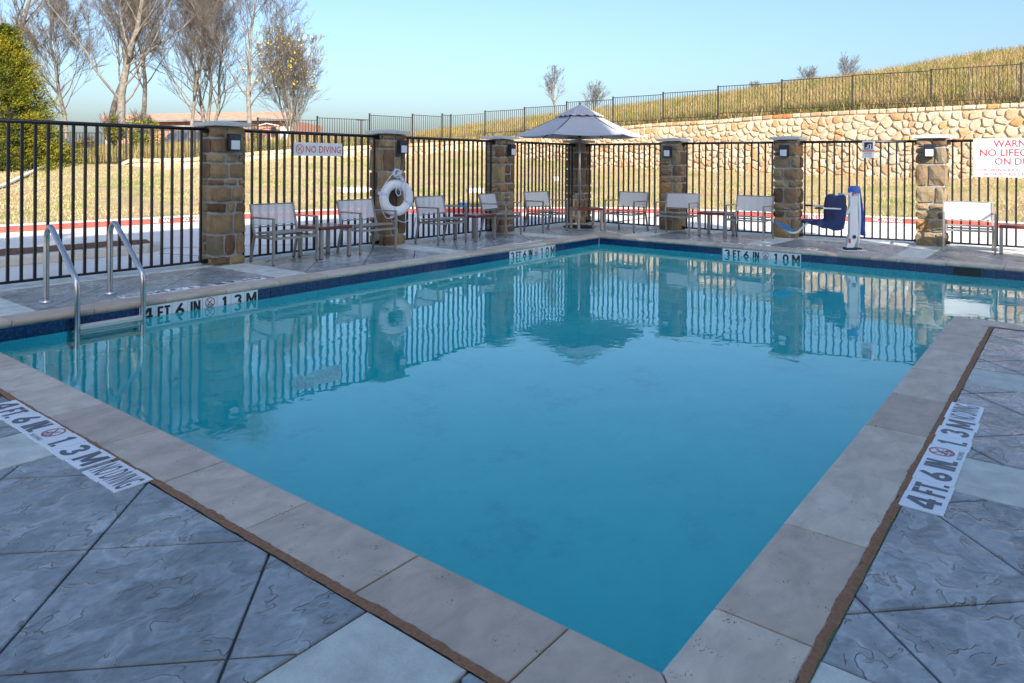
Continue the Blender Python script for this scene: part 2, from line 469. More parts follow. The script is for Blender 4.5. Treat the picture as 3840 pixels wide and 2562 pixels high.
def inset(poly, d):
    a2 = sum(poly[i][0] * poly[(i + 1) % len(poly)][1] - poly[(i + 1) % len(poly)][0] * poly[i][1] for i in range(len(poly)))
    if a2 < 0: poly = poly[::-1]
    out = list(poly)
    for i in range(len(poly)):
        p, q = poly[i], poly[(i + 1) % len(poly)]
        dx, dy = q[0] - p[0], q[1] - p[1]; L = math.hypot(dx, dy)
        if L < 1e-6: continue
        nx, ny = dy / L, -dx / L
        out = clip(out, nx, ny, nx * p[0] + ny * p[1] - d)
        if len(out) < 3: return []
    res = []
    for p in out:
        if not res or math.hypot(p[0] - res[-1][0], p[1] - res[-1][1]) > 1e-4: res.append(p)
    return res

# ------------------------------------------------------------------ pool
W_, D_, XR = 6.035, 9.63, 5.65
ZW = -.153
POOLP = [(0, 0), (XR, 0), (XR, -4.5), (D_, -4.5), (D_, W_), (0, W_)]
pool = MB()
FZ = -1.37
for i in range(6):
    (x0, y0), (x1, y1) = POOLP[i], POOLP[(i + 1) % 6]
    pool.add([(x0, y0, -.045), (x1, y0 if 0 else y1, -.045), (x1, y1, FZ), (x0, y0, FZ)], [(0, 1, 2, 3)])
pool.add([(0, 0, FZ), (XR, 0, FZ), (XR, -4.5, FZ), (D_, -4.5, FZ - .0), (D_, W_, FZ + .28), (0, W_, FZ), (XR, W_, FZ + .1), (D_, 0, FZ + .28)], [(0, 1, 6, 5), (1, 7, 4, 6), (1, 2, 3, 7)])
pool_o = pool.build("pool_shell", M['plaster']); pool_o['kind'] = 'structure'
wt = MB()
e = .0005
wp = [(e, e), (XR + e, e), (XR + e, -4.5 + e), (D_ - e, -4.5 + e), (D_ - e, W_ - e), (e, W_ - e)]
n6 = 6
wv = [(x, y, FZ - .1) for x, y in wp] + [(x, y, ZW) for x, y in wp]
wt.add(wv, [(0, 5, 4, 3, 2, 1), tuple(range(6, 12))] + [(i, (i + 1) % 6, 6 + (i + 1) % 6, 6 + i) for i in range(6)])
wt.build("pool_water", M['water'])['kind'] = 'structure'

# waterline tiles
TP = .1545
OT = .318 - 5 * TP
tile_me = MB().bbox(-.0755, -.006, -.0745, .0755, .004, .0745, .0025).data("waterline_tile", M['tile'])
wtile_me = MB().bbox(-.0765, -.006, -.0745, .0765, .005, .0745, .0015).data("marker_tile", M['wtile'])
ZT = -.1265
gb = MB()
gb.box(0.001, W_ - .0015, -.205, D_ - .002, W_ + .02, -.046); gb.box(D_ - .0015, -4.4, -.205, D_ + .02, W_ - .004, -.046)
gb.box(-.02, 0.004, -.205, .0015, W_ - .01, -.046); gb.box(.004, -.02, -.205, XR - .004, .0015, -.046)
gb.build("tile_bed", M['tgrout'], pool_o)
mk_near = (OT + 12 * TP, OT + 20 * TP)
mk_far = (7.01, 7.01 + 8 * TP)
k0 = round((7.01 - OT) / TP); mk_far = (OT + k0 * TP, OT + (k0 + 8) * TP)
x = OT
for i in range(70):
    xa = OT + i * TP
    if xa < 0 or xa + TP > D_: continue
    if mk_near[0] - .01 < xa < mk_near[1] - .01 or mk_far[0] - .01 < xa < mk_far[1] - .01: continue
    link("waterline_tile", tile_me, pool_o, (xa + TP / 2, W_ - .004, ZT))
mk_r = (3.69, 3.69 - 8 * TP)
for i in range(68):
    ya = W_ - .01 - (i + 1) * TP
    yc = ya + TP / 2
    if ya < -4.4: break
    if mk_r[1] < yc < mk_r[0]: continue
    if .12 < yc < .52: continue
    link("waterline_tile", tile_me, pool_o, (D_ - .004, yc, ZT), (0, 0, -math.pi / 2))
nw = MB()
for i in range(38): nw.bbox(-.0, .01 + i * TP, -.2, .005, .161 + i * TP, -.051, .002)
for i in range(36): nw.bbox(.03 + i * TP, -.0, -.2, .181 + i * TP, .005, -.051, .002)
nw.build("near_side_tile_row", M['tile'], pool_o)['kind'] = 'stuff'
# skimmer mouth
sk = thing("skimmer", "dark skimmer opening in the blue tile band below the far right coping", "skimmer", (D_, .33, -.12))
MB().box(-.006, -.2, -.085, .25, .2, .07).build("dark_throat_block", M['black'], sk)  # solid black block; the shade inside the opening is only its colour
fr = MB(); fr.box(-.012, -.215, -.1, -.004, .215, -.086); fr.box(-.012, -.215, .066, -.004, .215, .078); fr.box(-.012, -.215, -.086, -.004, -.2, .066); fr.box(-.012, .2, -.086, -.004, .215, .066)
fr.build("frame", M['tile'], sk)

# coping
PROF = [(.0, -.030), (.004, -.040), (.014, -.048), (.29, -.048), (.29, -.004), (.285, 0.0), (.018, 0.0), (.005, -.006), (0.0, -.018)]
def coping(axis, s0, s1, line, sgn, m0=0, m1=0):
    # axis 'x' or 'y'; line = inner lip coordinate; sgn = outward direction; m0/m1 = mitre shear at the ends
    mb = MB(); n = len(PROF); v = []
    for s_, m_ in ((s0 + (.003 if not m0 else 0), m0), (s1 - (.003 if not m1 else 0), m1)):
        for d, z in PROF:
            a = s_ + m_ * d + (.004 if (m_ and s_ == s0) else (-.004 if m_ else 0))
            b_ = line + sgn * d
            v.append((a, b_, z) if axis == 'x' else (b_, a, z))
    f = [tuple(range(n)), tuple(range(2 * n - 1, n - 1, -1))] + [(i, n + i, n + (i + 1) % n, (i + 1) % n) for i in range(n)]
    mb.add(v, f)
    o = mb.build("coping_stone", M['trav'], pool_o)
    bv = o.modifiers.new("b", 'BEVEL'); bv.width = .0025; bv.segments = 1; bv.limit_method = 'ANGLE'; bv.angle_limit = .9
    o.location.z = random.uniform(-.0012, .0012)
    return o
def run(axis, joints, line, sgn, m0, m1):
    for i in range(len(joints) - 1):
        coping(axis, joints[i], joints[i + 1], line, sgn, m0 if i == 0 else 0, m1 if i == len(joints) - 2 else 0)
LW, LD = 6.02, 9.61
run('y', [0] + [.282 + .607 * k for k in range(9)] + [5.55, LW], 0, -1, -1, 1)
run('x', [0] + [.344 + .647 * k for k in range(8)] + [XR], 0, -1, -1, -1)
run('y', [0 - .6 * k for k in range(8)][::-1], XR, -1, 0, -1)
run('x', [0] + [.378 + .632 * k for k in range(15)] + [LD], LW, 1, -1, 1)
run('y', [-4.4, -3.8, -3.2, -2.6, -2.0, -1.4, -.8, -.1, .55, 1.15, 1.5, 2.1, 2.77, 3.35, 3.91, 4.54, 5.0, LW - .42, LW], LD, 1, 0, 1)
cb = MB()
cb.box(-.283, .0 - .283, -.044, -.02, LW + .28, -.012); cb.box(-.019, -.283, -.044, XR - .29, -.02, -.012); cb.box(XR - .283, -4.4, -.044, XR - .02, -.021, -.012)
cb.box(-.019, LW + .02, -.044, LD + .28, LW + .283, -.012); cb.box(LD + .02, -4.4, -.044, LD + .283, LW + .019, -.012)
cb.build("coping_mortar", M['grout'], pool_o)
# main drain
dr = thing("pool_drain", "pale round drain grate on the pool floor", "drain", (3.62, 3.1, FZ))
c_ = onz(1160, 1508, -1.15); dr.location = (c_[0], c_[1], FZ + .012)
dm = MB(); dm.lathe([(.15, 0), (.155, .012), (.12, .02), (.0, .022)], 28)
dm.build("grate", M['white'], dr, smooth=False)
for k in range(14):
    a = k * math.pi / 7; g_ = MB(); g_.bar((.05 * math.cos(a), .05 * math.sin(a), .027), (.12 * math.cos(a), .12 * math.sin(a), .024), .01, .006); g_.build("slot", M['greyprint'], dr)
for (u_, v_, nm) in ((1865, 1084, "small brown leaf floating on the water by the pillar reflection"), (2150, 1093, "tiny dark leaf floating under the umbrella reflection"), (660, 1421, "dark leaf floating on the water near the ladder")):
    c_ = onz(u_, v_, ZW)
    l_ = MB(); l_.add([(-.03, 0, .002), (-.008, .012, .006), (.03, .002, .003), (-.004, -.013, .002)], [(0, 1, 2, 3)])
    o = l_.build("fallen_leaf", M['mulch'], label=nm, category="leaf"); o.location = (c_[0], c_[1], ZW + .004); o.rotation_euler = (0, 0, random.uniform(0, 6))

# ------------------------------------------------------------------ deck
OUT = -.317
sub = MB()
def slab(poly, z1, mb=None): mb.prism(poly, -.30, z1)
for r in ((-5, -3.2, OUT + .002, 8.1), (OUT + .002, -3.2, XR - .33, OUT), (OUT + .003, LW + .29, 12.15, 8.09), (LD + .29, -4.4, 12.15, LW + .288), (XR - .331, -3.2, XR - .291, -.29)):
    sub.box(r[0], r[1], -.3, r[2], r[3], -.011)
deck = sub.build("pool_deck", M['grout']); deck['kind'] = 'structure'
def zone(x0, y0, x1, y1, P=.868, ca=.235, cb_=1.61, inv=False):
    # diamond score lines x+y = ca + k*P and y-x = cb + k*P
    kmin = int((x0 + y0 - ca) / P) - 2; kmax = int((x1 + y1 - ca) / P) + 2
    jmin = int((y0 - x1 - cb_) / P) - 2; jmax = int((y1 - x0 - cb_) / P) + 2
    for k in range(kmin, kmax):
        for j in range(jmin, jmax):
            p = [(x0, y0), (x1, y0), (x1, y1), (x0, y1)]
            for a, b_, c in ((1, 1, ca + (k + 1) * P), (-1, -1, -(ca + k * P)), (-1, 1, cb_ + (j + 1) * P), (1, -1, -(cb_ + j * P))):
                p = clip(p, a, b_, c)
                if len(p) < 3: break
            if len(p) < 3 or area(p) < .0006: continue
            q = inset(p, .0045)
            if len(q) < 3: continue
            q2 = inset(p, .0085)
            z = random.uniform(-.0005, .0005)
            mb = MB()
            if len(q2) == len(q):
                n = len(q)
                v = [(x_, y_, -.02) for x_, y_ in q] + [(x_, y_, -.004 + z) for x_, y_ in q] + [(x_, y_, z) for x_, y_ in q2]
                f = [tuple(range(2 * n, 3 * n))] + [(i + r * n, (i + 1) % n + r * n, (i + 1) % n + (r + 1) * n, i + (r + 1) * n) for r in range(2) for i in range(n)]
                mb.add(v, f)
            else: mb.prism(q, -.02, z)
            mb.build("stamped_panel", M['stamp'], deck)
def bandb(x0, y0, x1, y1): MB().bbox(x0 + .004, y0 + .004, -.02, x1 - .004, y1 - .004, .001, .004).build("concrete_band", M['band'], deck)
YB = [(.39, .79), (2.76, 3.17), (5.13, 5.54)]
prev = -2.6
for a, b_ in YB:
    zone(-3.4, prev, OUT, a); bandb(-3.4, a, OUT, b_); prev = b_
zone(-3.4, prev, OUT, LW + .295)
XB = [(-.05, .30), (1.69, 2.12), (3.43, 3.84)]
prev = OUT
for a, b_ in XB:
    zone(prev, -1.9, a, OUT); bandb(a, -1.9, b_, OUT); prev = b_
zone(prev, -1.9, XR - .295, OUT)
XF = [(.25, .66), (3.05, 3.48), (5.88, 6.31), (8.72, 9.15)]
prev = -3.4
y0f, y1f = LW + .296, 7.66
for a, b_ in XF:
    zone(prev, y0f, a, y1f, .9, .3, .2); bandb(a, y0f, b_, y1f); prev = b_
zone(prev, y0f, 11.42, y1f, .9, .3, .2)
YF = [(-1.4, -.98), (.84, 1.27), (3.08, 3.5), (5.3, 5.72)]
prev = -3
x0f, x1f = LD + .296, 11.42
for a, b_ in YF:
    zone(x0f, prev, x1f, a, .9, .3, .2); bandb(x0f, a, x1f, b_); prev = b_
zone(x0f, prev, x1f, y0f, .9, .3, .2)
MB().bbox(-3.4, y1f + .004, -.02, 12.15, 8.09, .0015, .004).build("concrete_border", M['band'], deck)
MB().bbox(11.424, -3, -.02, 12.15, y1f, .0015, .004).build("concrete_border", M['band'], deck)
# sealant joint with ragged edges
def sealant(ax, s0, s1, c0, c1):
    n = int((s1 - s0) / .012); v = []; f = []
    j0 = j1 = 0
    for i in range(n + 1):
        s_ = s0 + (s1 - s0) * i / n
        j0 = j0 * .8 + random.gauss(0, .0012); j1 = j1 * .8 + random.gauss(0, .0018)
        a, b_ = c0 + j0, c1 + j1
        for q, z in ((a, .0026), ((a + b_) / 2, .0040 + .0004 * math.sin(i)), (b_, .0024)):
            v.append((q, s_, z) if ax == 'y' else (s_, q, z))
        if i: f += [(3 * i - 3, 3 * i - 2, 3 * i + 1, 3 * i), (3 * i - 2, 3 * i - 1, 3 * i + 2, 3 * i + 1)]
    MB().add(v, f).build("joint_sealant", M['sealant'], deck)
sealant('y', -.31, LW + .28, -.322, -.288)
sealant('x', -.30, XR - .3, -.319, -.288)
sealant('y', -3.0, -.30, XR - .33, XR - .287)

# ------------------------------------------------------------------ depth markers
def symbol(parent, R_, mtx, mats, z=.0):
    ring = MB(); n = 28; v = []; f = []
    for k in range(n):
        a = 2 * math.pi * k / n
        v += [(R_ * math.cos(a), R_ * math.sin(a), 0), (R_ * .86 * math.cos(a), R_ * .86 * math.sin(a), 0)]
        q = (k + 1) % n; f.append((2 * k, 2 * q, 2 * q + 1, 2 * k + 1))
    ring.add(v, f)
    c, s_ = math.cos(-.78), math.sin(-.78); w2 = R_ * .06; L_ = R_ * .9
    ring.add([(-L_ * c + w2 * s_, -L_ * s_ - w2 * c, 0), (L_ * c + w2 * s_, L_ * s_ - w2 * c, 0), (L_ * c - w2 * s_, L_ * s_ + w2 * c, 0), (-L_ * c - w2 * s_, -L_ * s_ + w2 * c, 0)], [(0, 1, 2, 3)])
    me = ring.data("prohibition_ring", mats[0]); me.transform(mtx @ Matrix.Translation((0, 0, .0010))); link("prohibition_ring", me, parent)
    d = MB()      # diver and ripples
    d.add([(-.55 * R_, -.40 * R_, 0), (-.40 * R_, -.48 * R_, 0), (.12 * R_, .10 * R_, 0), (.55 * R_, .50 * R_, 0), (.42 * R_, .52 * R_, 0), (-.05 * R_, .16 * R_, 0)], [(0, 1, 2, 5), (5, 2, 3, 4)])
    for q in (-.6, -.42, .35, .55): d.add([(q * R_ - .09 * R_, -.02 * R_, 0), (q * R_, -.07 * R_, 0), (q * R_ + .09 * R_, -.02 * R_, 0), (q * R_, -.0 * R_, 0)], [(0, 1, 2, 3)])
    me = d.data("diver_figure", mats[1]); me.transform(mtx @ Matrix.Translation((0, 0, .0006))); link("diver_figure", me, parent)
def txt(parent, s, size, mtx, mat, sx=.75, thick=0.0, name="lettering"):
    me = text_mesh(s, size, mat, thick, sx=sx, ext=0.0); me.transform(mtx); return link(name, me, parent)
def arcp(cx, cy, rx, ry, a0_, a1_, n=12):
    return [(cx + rx * math.cos(math.radians(a0_ + (a1_ - a0_) * i / n)), cy + ry * math.sin(math.radians(a0_ + (a1_ - a0_) * i / n))) for i in range(n + 1)]
GLY = {'I': (.28, [[(.5, 0), (.5, 1)]]), '1': (.42, [[(.72, 0), (.72, 1)], [(.12, .76), (.62, .86)]]), 'F': (.55, [[(.14, 0), (.14, 1)], [(.28, .90), (1, .90)], [(.28, .50), (.88, .50)]]),
    'T': (.60, [[(.5, 0), (.5, .80)], [(0, .90), (1, .90)]]), 'N': (.66, [[(.12, 0), (.12, 1)], [(.88, 0), (.88, 1)], [(.16, .98), (.84, .02)]]),
    'M': (.92, [[(.09, 0), (.09, 1)], [(.91, 0), (.91, 1)], [(.13, .97), (.5, .18)], [(.5, .18), (.87, .97)]]),
    '4': (.78, [[(.74, 0), (.74, 1)], [(.0, .30), (1, .30)], [(.66, .98), (.08, .36)]]),
    '0': (.68, [arcp(.5, .5, .37, .40, 0, 360, 20)]),
    '6': (.72, [arcp(.5, .30, .37, .205, 0, 360, 18), [(.74, .98), (.28, .50), (.16, .34)]]),
    '3': (.70, [arcp(.46, .72, .36, .185, 165, -75, 12), arcp(.46, .285, .40, .19, 85, -165, 12)]),
    '.': (.22, [[(.5, 0), (.5, .16)]])}
def glyphs(parent, txt_, wd, ht, mtx, mat, sw=.20):
    ws = [GLY[c][0] for c in txt_]; gap = .10; tot = sum(ws) + gap * (len(ws) - 1); x = -wd / 2
    for c, gw in zip(txt_, ws):
        W1 = gw / tot * wd; st = sw * ht; mb = MB(); zz = 0
        for pl in GLY[c][1]:
            P = [Vector((x + min(max(px_, 0), 1) * W1, (py_ - .5) * ht, zz)) for px_, py_ in pl]; zz += .00015
            closed = (P[0] - P[-1]).length < 1e-5 and len(P) > 3; nP = len(P); v = []; wv_ = st * (1.0 if abs(P[0].x - P[-1].x) < 1e-6 else .92)
            for i in range(nP):
                a = P[(i - 1) if i else (nP - 2 if closed else 0)]; b_ = P[(i + 1) if i < nP - 1 else (1 if closed else nP - 1)]
                d = (b_ - a).normalized(); nn_ = Vector((-d.y, d.x, 0)) * wv_ / 2; v += [P[i] + nn_, P[i] - nn_]
            mb.add(v, [(2 * i, 2 * i + 1, 2 * i + 3, 2 * i + 2) for i in range(nP - 1)])
        me = mb.data("character", mat); me.transform(mtx); link("character", me, parent); x += W1 + gap / tot * wd
def marker(label, origin, xdir, ydir, chars, group, deckm=False):
    # origin: centre of first tile on the surface; xdir reading direction; ydir glyph up; normal = xdir x ydir
    X_ = Vector(xdir); Y_ = Vector(ydir); Z_ = X_.cross(Y_)
    R3 = Matrix(((X_.x, Y_.x, Z_.x, 0), (X_.y, Y_.y, Z_.y, 0), (X_.z, Y_.z, Z_.z, 0), (0, 0, 0, 1)))
    t_ = thing("depth_marker", label, "depth marker", origin, 0, group)
    t_.rotation_euler = R3.to_euler()
    inkm = M['greyprint'] if deckm else M['black']
    off = 0.0
    for i, c in enumerate(chars):
        if c == 'GAP': off += .036; continue
        idx = i - (1 if 'GAP' in chars[:i] else 0)
        x_ = idx * TP + off
        jx, jy = (random.uniform(-.003, .003), random.uniform(-.004, .004)) if deckm else (0, 0)
        MB().bbox(x_ - .0752, -.0765 + jy, -.004, x_ + .0752, .0765 + jy, .0026, .0012).build("tile", M['wtile'], t_)
        T = Matrix.Translation((x_ + jx, jy, .0034))
        if c == 'SYM':
            if deckm:
                symbol(t_, .052, T @ Matrix.Translation((0, .018, 0)), (M['redprint'], inkm)); txt(t_, "NO DIVING", .030, T @ Matrix.Translation((0, -.057, 0)), inkm, .75)
            else:
                symbol(t_, .052, T @ Matrix.Translation((0, .02, 0)), (M['redprint'], inkm))
            for w_, y_ in (("SHALLOW", -.003), ("WATER", -.021)): txt(t_, w_, .0175, T @ Matrix.Translation((0, y_, .0014)), inkm, .85, .0004)
        elif c == 'NODIV':
            fit_text(t_, "NO DIVING", .27, .118, T @ Matrix.Translation((TP / 2, 0, 0)), inkm, .0012)
        elif c == '': pass
        else:
            wd_ = {'FT': .118, 'FT.': .130, 'IN': .100, 'IN.': .120, 'M': .112, '1': .046, '1.': .068, '4': .096}.get(c, .086)
            glyphs(t_, c, wd_, .118, T, inkm, .235 if len(c) < 2 else .20)
    return t_
GWM = "depth marker tiles in the waterline"
marker("waterline depth marker 4 FT 6 IN 1 3 M beside the pool ladder", (mk_near[0] + TP / 2, W_ - .009, ZT), (1, 0, 0), (0, 0, 1), ['4', 'FT', '6', 'IN', 'SYM', '1', '3', 'M'], GWM)
marker("waterline depth marker 3 FT 6 IN 1 0 M left of far corner", (mk_far[0] + TP / 2, W_ - .009, ZT), (1, 0, 0), (0, 0, 1), ['3', 'FT', '6', 'IN', 'SYM', '1', '0', 'M'], GWM)
marker("waterline depth marker 3 FT 6 IN 1 0 M below the pool lift", (D_ - .009, mk_r[0] - TP / 2, ZT), (0, -1, 0), (0, 0, 1), ['3', 'FT', '6', 'IN', 'SYM', '1', '0', 'M'], GWM)
GDM = "depth marker tiles set in the deck"
DK = ['4', 'FT.', '6', 'IN.', 'SYM', '1.', '3', 'M', 'GAP', 'NODIV', '']
marker("worn 4 FT. 6 IN. deck marker at the left edge of the near deck", (-.38, 3.73 - TP / 2, -.0005 + .003), (0, -1, 0), (1, 0, 0), DK, GDM, True)
marker("4 FT. 6 IN. deck marker along the near right coping", (1.41 + TP / 2, -.388, .0025), (1, 0, 0), (0, 1, 0), [c for c in DK if c != 'GAP'], GDM, True)
marker("deck marker lying upside down behind the coping right of the ladder", (2.93 - TP / 2, LW + .37, .0025), (-1, 0, 0), (0, -1, 0), [c for c in DK if c != 'GAP'], GDM, True)
DK3 = ['3', 'FT.', '6', 'IN.', 'SYM', '1.', '0', 'M', 'NODIV', '']
marker("deck marker behind the coping in front of the third stone pillar", (8.22 - TP / 2, LW + .37, .0025), (-1, 0, 0), (0, -1, 0), DK3, GDM, True)
marker("deck marker behind the far right coping in front of the chair and table", (LD + .37, 2.3 + TP / 2, .0025), (0, 1, 0), (-1, 0, 0), DK3, GDM, True)

# ------------------------------------------------------------------ stone pillars
def rock(x0, y0, z0, x1, y1, z1, amp=.009, parent=None, mat=None, name="stone", cuts=2):
    bm = bmesh.new(); bmesh.ops.create_cube(bm, size=2.0)
    bmesh.ops.subdivide_edges(bm, edges=bm.edges[:], cuts=cuts, use_grid_fill=True)
    c = Vector(((x0 + x1) / 2, (y0 + y1) / 2, (z0 + z1) / 2)); h = Vector(((x1 - x0) / 2, (y1 - y0) / 2, (z1 - z0) / 2))
    rr = .014
    for v in bm.verts:
        p = v.co.copy()
        q = Vector((p.x * h.x, p.y * h.y, p.z * h.z))
        ne = sum(abs(abs(a) - 1) < 1e-4 for a in p)
        if ne >= 2:
            for i in range(3):
                if abs(abs(p[i]) - 1) < 1e-4: q[i] -= math.copysign(min(rr * random.uniform(.4, 1.2), h[i] * .4), p[i])
        q += Vector((random.uniform(-1, 1), random.uniform(-1, 1), random.uniform(-1, 1) * .7)) * amp * .5
        if ne == 1:
            for i in range(3):
                if abs(abs(p[i]) - 1) < 1e-4 and i != 2: q[i] += math.copysign(amp * random.uniform(0, .8), p[i])
        v.co = c + q
    me = bpy.data.meshes.new(name); bm.to_mesh(me); bm.free(); me.materials.append(mat or M['pst'])
    return link(name, me, parent)
PW = .42
def pillar(label, loc, rz, seed, h=1.765, HS=(.13, .17, .22, .28, .36)):
    # local: width x in [0,PW], depth y in [0,PW]; seen faces are y=0 (pool side) and x=0
    rs = random.Random(seed)
    t_ = thing("stone_pillar", label, "pillar", loc, rz, "stone pillars of the pool fence")
    MB().box(.028, .028, -.02, PW - .028, PW - .028, h - .01).build("mortar_core", M['mortar'], t_)
    z = .0
    g = .017; e_ = .016; dd = .15
    k = 0
    while z < h - .03:
        hh = min(rs.choice(HS), h - z)
        if h - z - hh < .06: hh = h - z
        za, zb = z + g / 2, z + hh - g / 2
        # front courses (y=0); the corner stone is long either on the front or on the side
        cor = rs.uniform(.16, .27) if k % 2 == 0 else rs.uniform(.11, .17)
        cords = rs.uniform(.11, .16) if k % 2 == 0 else rs.uniform(.18, .26)
        r_ = lambda *a: rock(*a, parent=t_)
        def outw(): return rs.uniform(-.004, .006)
        r_(-outw(), -outw(), za, cor - g / 2, cords - g / 2, zb)
        xa = cor
        if PW - xa > .22 and rs.random() < .75:
            xm = xa + (PW - xa) * rs.uniform(.35, .65)
            if hh > .17 and rs.random() < .5:
                zm = za + (zb - za) * rs.uniform(.35, .65)
                r_(xa + g / 2, -outw(), za, xm - g / 2, .1, zm - g / 2); r_(xa + g / 2, -outw(), zm + g / 2, xm - g / 2, .1, zb)
            else: r_(xa + g / 2, -outw(), za, xm - g / 2, .1, zb)
            xa = xm
        r_(xa + g / 2, -outw(), za, PW + outw(), .14, zb)
        ya = cords
        if hh > .16 and rs.random() < .5:
            zm = za + (zb - za) * rs.uniform(.35, .65)
            r_(-outw(), ya + g / 2, za, .1, PW - .0, zm - g / 2); r_(-outw(), ya + g / 2, zm + g / 2, .1, PW, zb)
        else: r_(-outw(), ya + g / 2, za, .1, PW, zb)
        # far sides, plainer
        r_(PW - .1, .15, za, PW + outw(), PW + outw(), zb)
        r_(.11, PW - .1, za, PW - .11, PW + outw(), zb)
        z += hh; k += 1
    c = MB(); o_ = .045
    def rg(z_, i): return [(-o_ + i, -o_ + i, z_), (PW + o_ - i, -o_ + i, z_), (PW + o_ - i, PW + o_ - i, z_), (-o_ + i, PW + o_ - i, z_)]
    v = rg(h + .0, .0) + rg(h + .045, .0) + rg(h + .049, .004) + [(PW / 2, PW / 2, h + .078)]
    f = [(3, 2, 1, 0)] + [(4 * q + i, 4 * q + (i + 1) % 4, 4 * q + 4 + (i + 1) % 4, 4 * q + 4 + i) for q in range(2) for i in range(4)] + [(8 + i, 8 + (i + 1) % 4, 12) for i in range(4)]
    c.add(v, f); c.build("cap", M['cap'], t_)
    return t_
P1 = pillar("stone pillar between the left fence bay and the NO DIVING sign", (3.035, 7.6, 0), 0, 3, HS=(.095, .12, .14, .15, .20, .27))
P2 = pillar("stone pillar that carries the white life ring", (5.865, 7.6, 0), 0, 8)
P3 = pillar("stone pillar with one very dark tall stone right of the life ring", (8.70, 7.6, 0), 0, 14)
P4 = pillar("corner stone pillar standing behind the umbrella pole", (11.46, 7.6, 0), 0, 21)
# right-hand row: local y=0 face turned to face the camera side; built in world axes, so x=0 face looks at the pool
P5 = pillar("stone pillar with an orange stone right of the umbrella", (11.35, 5.29, 0), 0, 29)
P6 = pillar("stone pillar left of the blue pool lift chair", (11.44, 3.07, 0), 0, 35)
P7 = pillar("sunlit stone pillar right of the blue pool lift chair", (11.73, .83, 0), 0, 47)

def wall_light(label, loc, rz):
    t_ = thing("wall_light", label, "wall light", loc, rz, "wall lights on the pillars")
    b_ = MB(); b_.bbox(-.078, -.085, -.105, .078, -.006, .105, .006); b_.build("housing", M['lampbody'], t_)
    b_ = MB(); b_.bbox(-.055, -.092, -.092, .060, -.084, .022, .002); b_.build("diffuser", M['lamp'], t_)
    b_ = MB(); b_.lathe([(.004, -.003), (.004, .003)], 8); o = b_.build("sensor", M['steel'], t_); o.location = (.01, -.087, .07); o.rotation_euler = (math.pi / 2, 0, 0)
    b_ = MB(); b_.box(-.05, -.008, -.07, .05, .02, .07); b_.build("back_plate", M['lampbody'], t_)
wall_light("wall light on the pillar left of the NO DIVING sign", (3.245, 7.59, 1.56), 0)
wall_light("wall light above the white life ring", (6.135, 7.59, 1.56), 0)
wall_light("wall light on the third pillar, left of the umbrella", (8.935, 7.59, 1.56), 0)
wall_light("wall light on the pillar right of the umbrella", (11.34, 5.50, 1.56), -math.pi / 2)
wall_light("wall light on the pillar left of the pool lift", (11.43, 3.28, 1.56), -math.pi / 2)
wall_light("sunlit wall light throwing a shadow on the bright pillar", (11.72, 1.045, 1.56), -math.pi / 2)

# ------------------------------------------------------------------ pool fence
PK = .027
picket_me = MB().box(-PK / 2, -PK / 2, 0, PK / 2, PK / 2, 1.655).data("picket", M['fence'])
def bay(label, a, b, n):
    a = Vector((*a, 0)); b = Vector((*b, 0)); L_ = (b - a).length; ang = math.atan2(b.y - a.y, b.x - a.x)
    t_ = thing("fence_panel", label, "fence", a, ang, "black fence panels between the pillars")
    MB().tube([(-.0, 0, 1.722), (L_, 0, 1.722)], .0235, 10).build("top_rail", M['fence'], t_, smooth=True)
    MB().bbox(0, -.016, .043, L_, .016, .07, .003).build("bottom_rail", M['fence'], t_)
    for e_ in (.012, L_ - .012):
        for z_ in (1.70, .056):
            MB().bbox(e_ - .03, -.03, z_ - .028, e_ + .03, .03, z_ + .028, .006).build("bracket", M['fence'], t_)
    for i in range(n):
        x_ = L_ * (i + .55) / (n + .1)
        link("picket", picket_me, t_, (x_ + random.uniform(-.001, .001), 0, .06), (random.uniform(-.0012, .0012), random.uniform(-.001, .001), 0))
FY = 7.80
bay("black picket fence panel at the far left behind the pool ladder", (.45, FY), (3.02, FY), 21)
bay("black picket fence panel that carries the NO DIVING sign", (3.47, FY), (5.85, FY), 19)
bay("black picket fence panel between the life ring pillar and the third pillar", (6.30, FY), (8.69, FY), 19)
bay("black picket fence panel left of the umbrella pole", (9.13, FY), (11.45, FY), 19)
bay("black picket fence panel just right of the umbrella pole", (11.66, 7.59), (11.56, 5.72), 15)
bay("black picket fence panel behind the two chairs and table right of the umbrella", (11.56, 5.28), (11.65, 3.5), 14)
bay("black picket fence panel behind the blue pool lift", (11.65, 3.06), (11.94, 1.26), 15)
bay("black picket fence panel that carries the red and white warning sign", (11.94, .82), (12.1, -1.5), 19)

# ------------------------------------------------------------------ signs
s1 = thing("no_diving_sign", "white NO DIVING sign with red letters on the black fence", "sign", (4.71, FY - .032, 1.496))
MB().bbox(-.42, -.0, -.095, .42, .006, .095, .002).build("sign_plate", M['white'], s1)
RX = Matrix.Rotation(math.pi / 2, 4, 'X')
fit_text(s1, "NO DIVING", .615, .098, Matrix.Translation((.085, -.0022, 0)) @ RX, M['redprint'], .0006)
symbol(s1, .066, Matrix.Translation((-.322, -.0022, 0)) @ RX, (M['redprint'], M['redprint']))
for x_ in (.4, 0.02): MB().lathe([(.005, -.001), (.005, .002)], 8).build("screw", M['steel'], s1, loc=(x_, -.002, .0), rot=(math.pi / 2, 0, 0))
s2 = thing("warning_sign", "large white WARNING NO LIFEGUARD ON DUTY sign with red letters at the right edge", "sign", (11.965, -.13, 1.445), -math.pi / 2)
s2.rotation_euler = (0, 0, math.radians(-86))
MB().bbox(-.60, -.0, -.305, .60, .006, .305, .002).build("sign_plate", M['white'], s2)
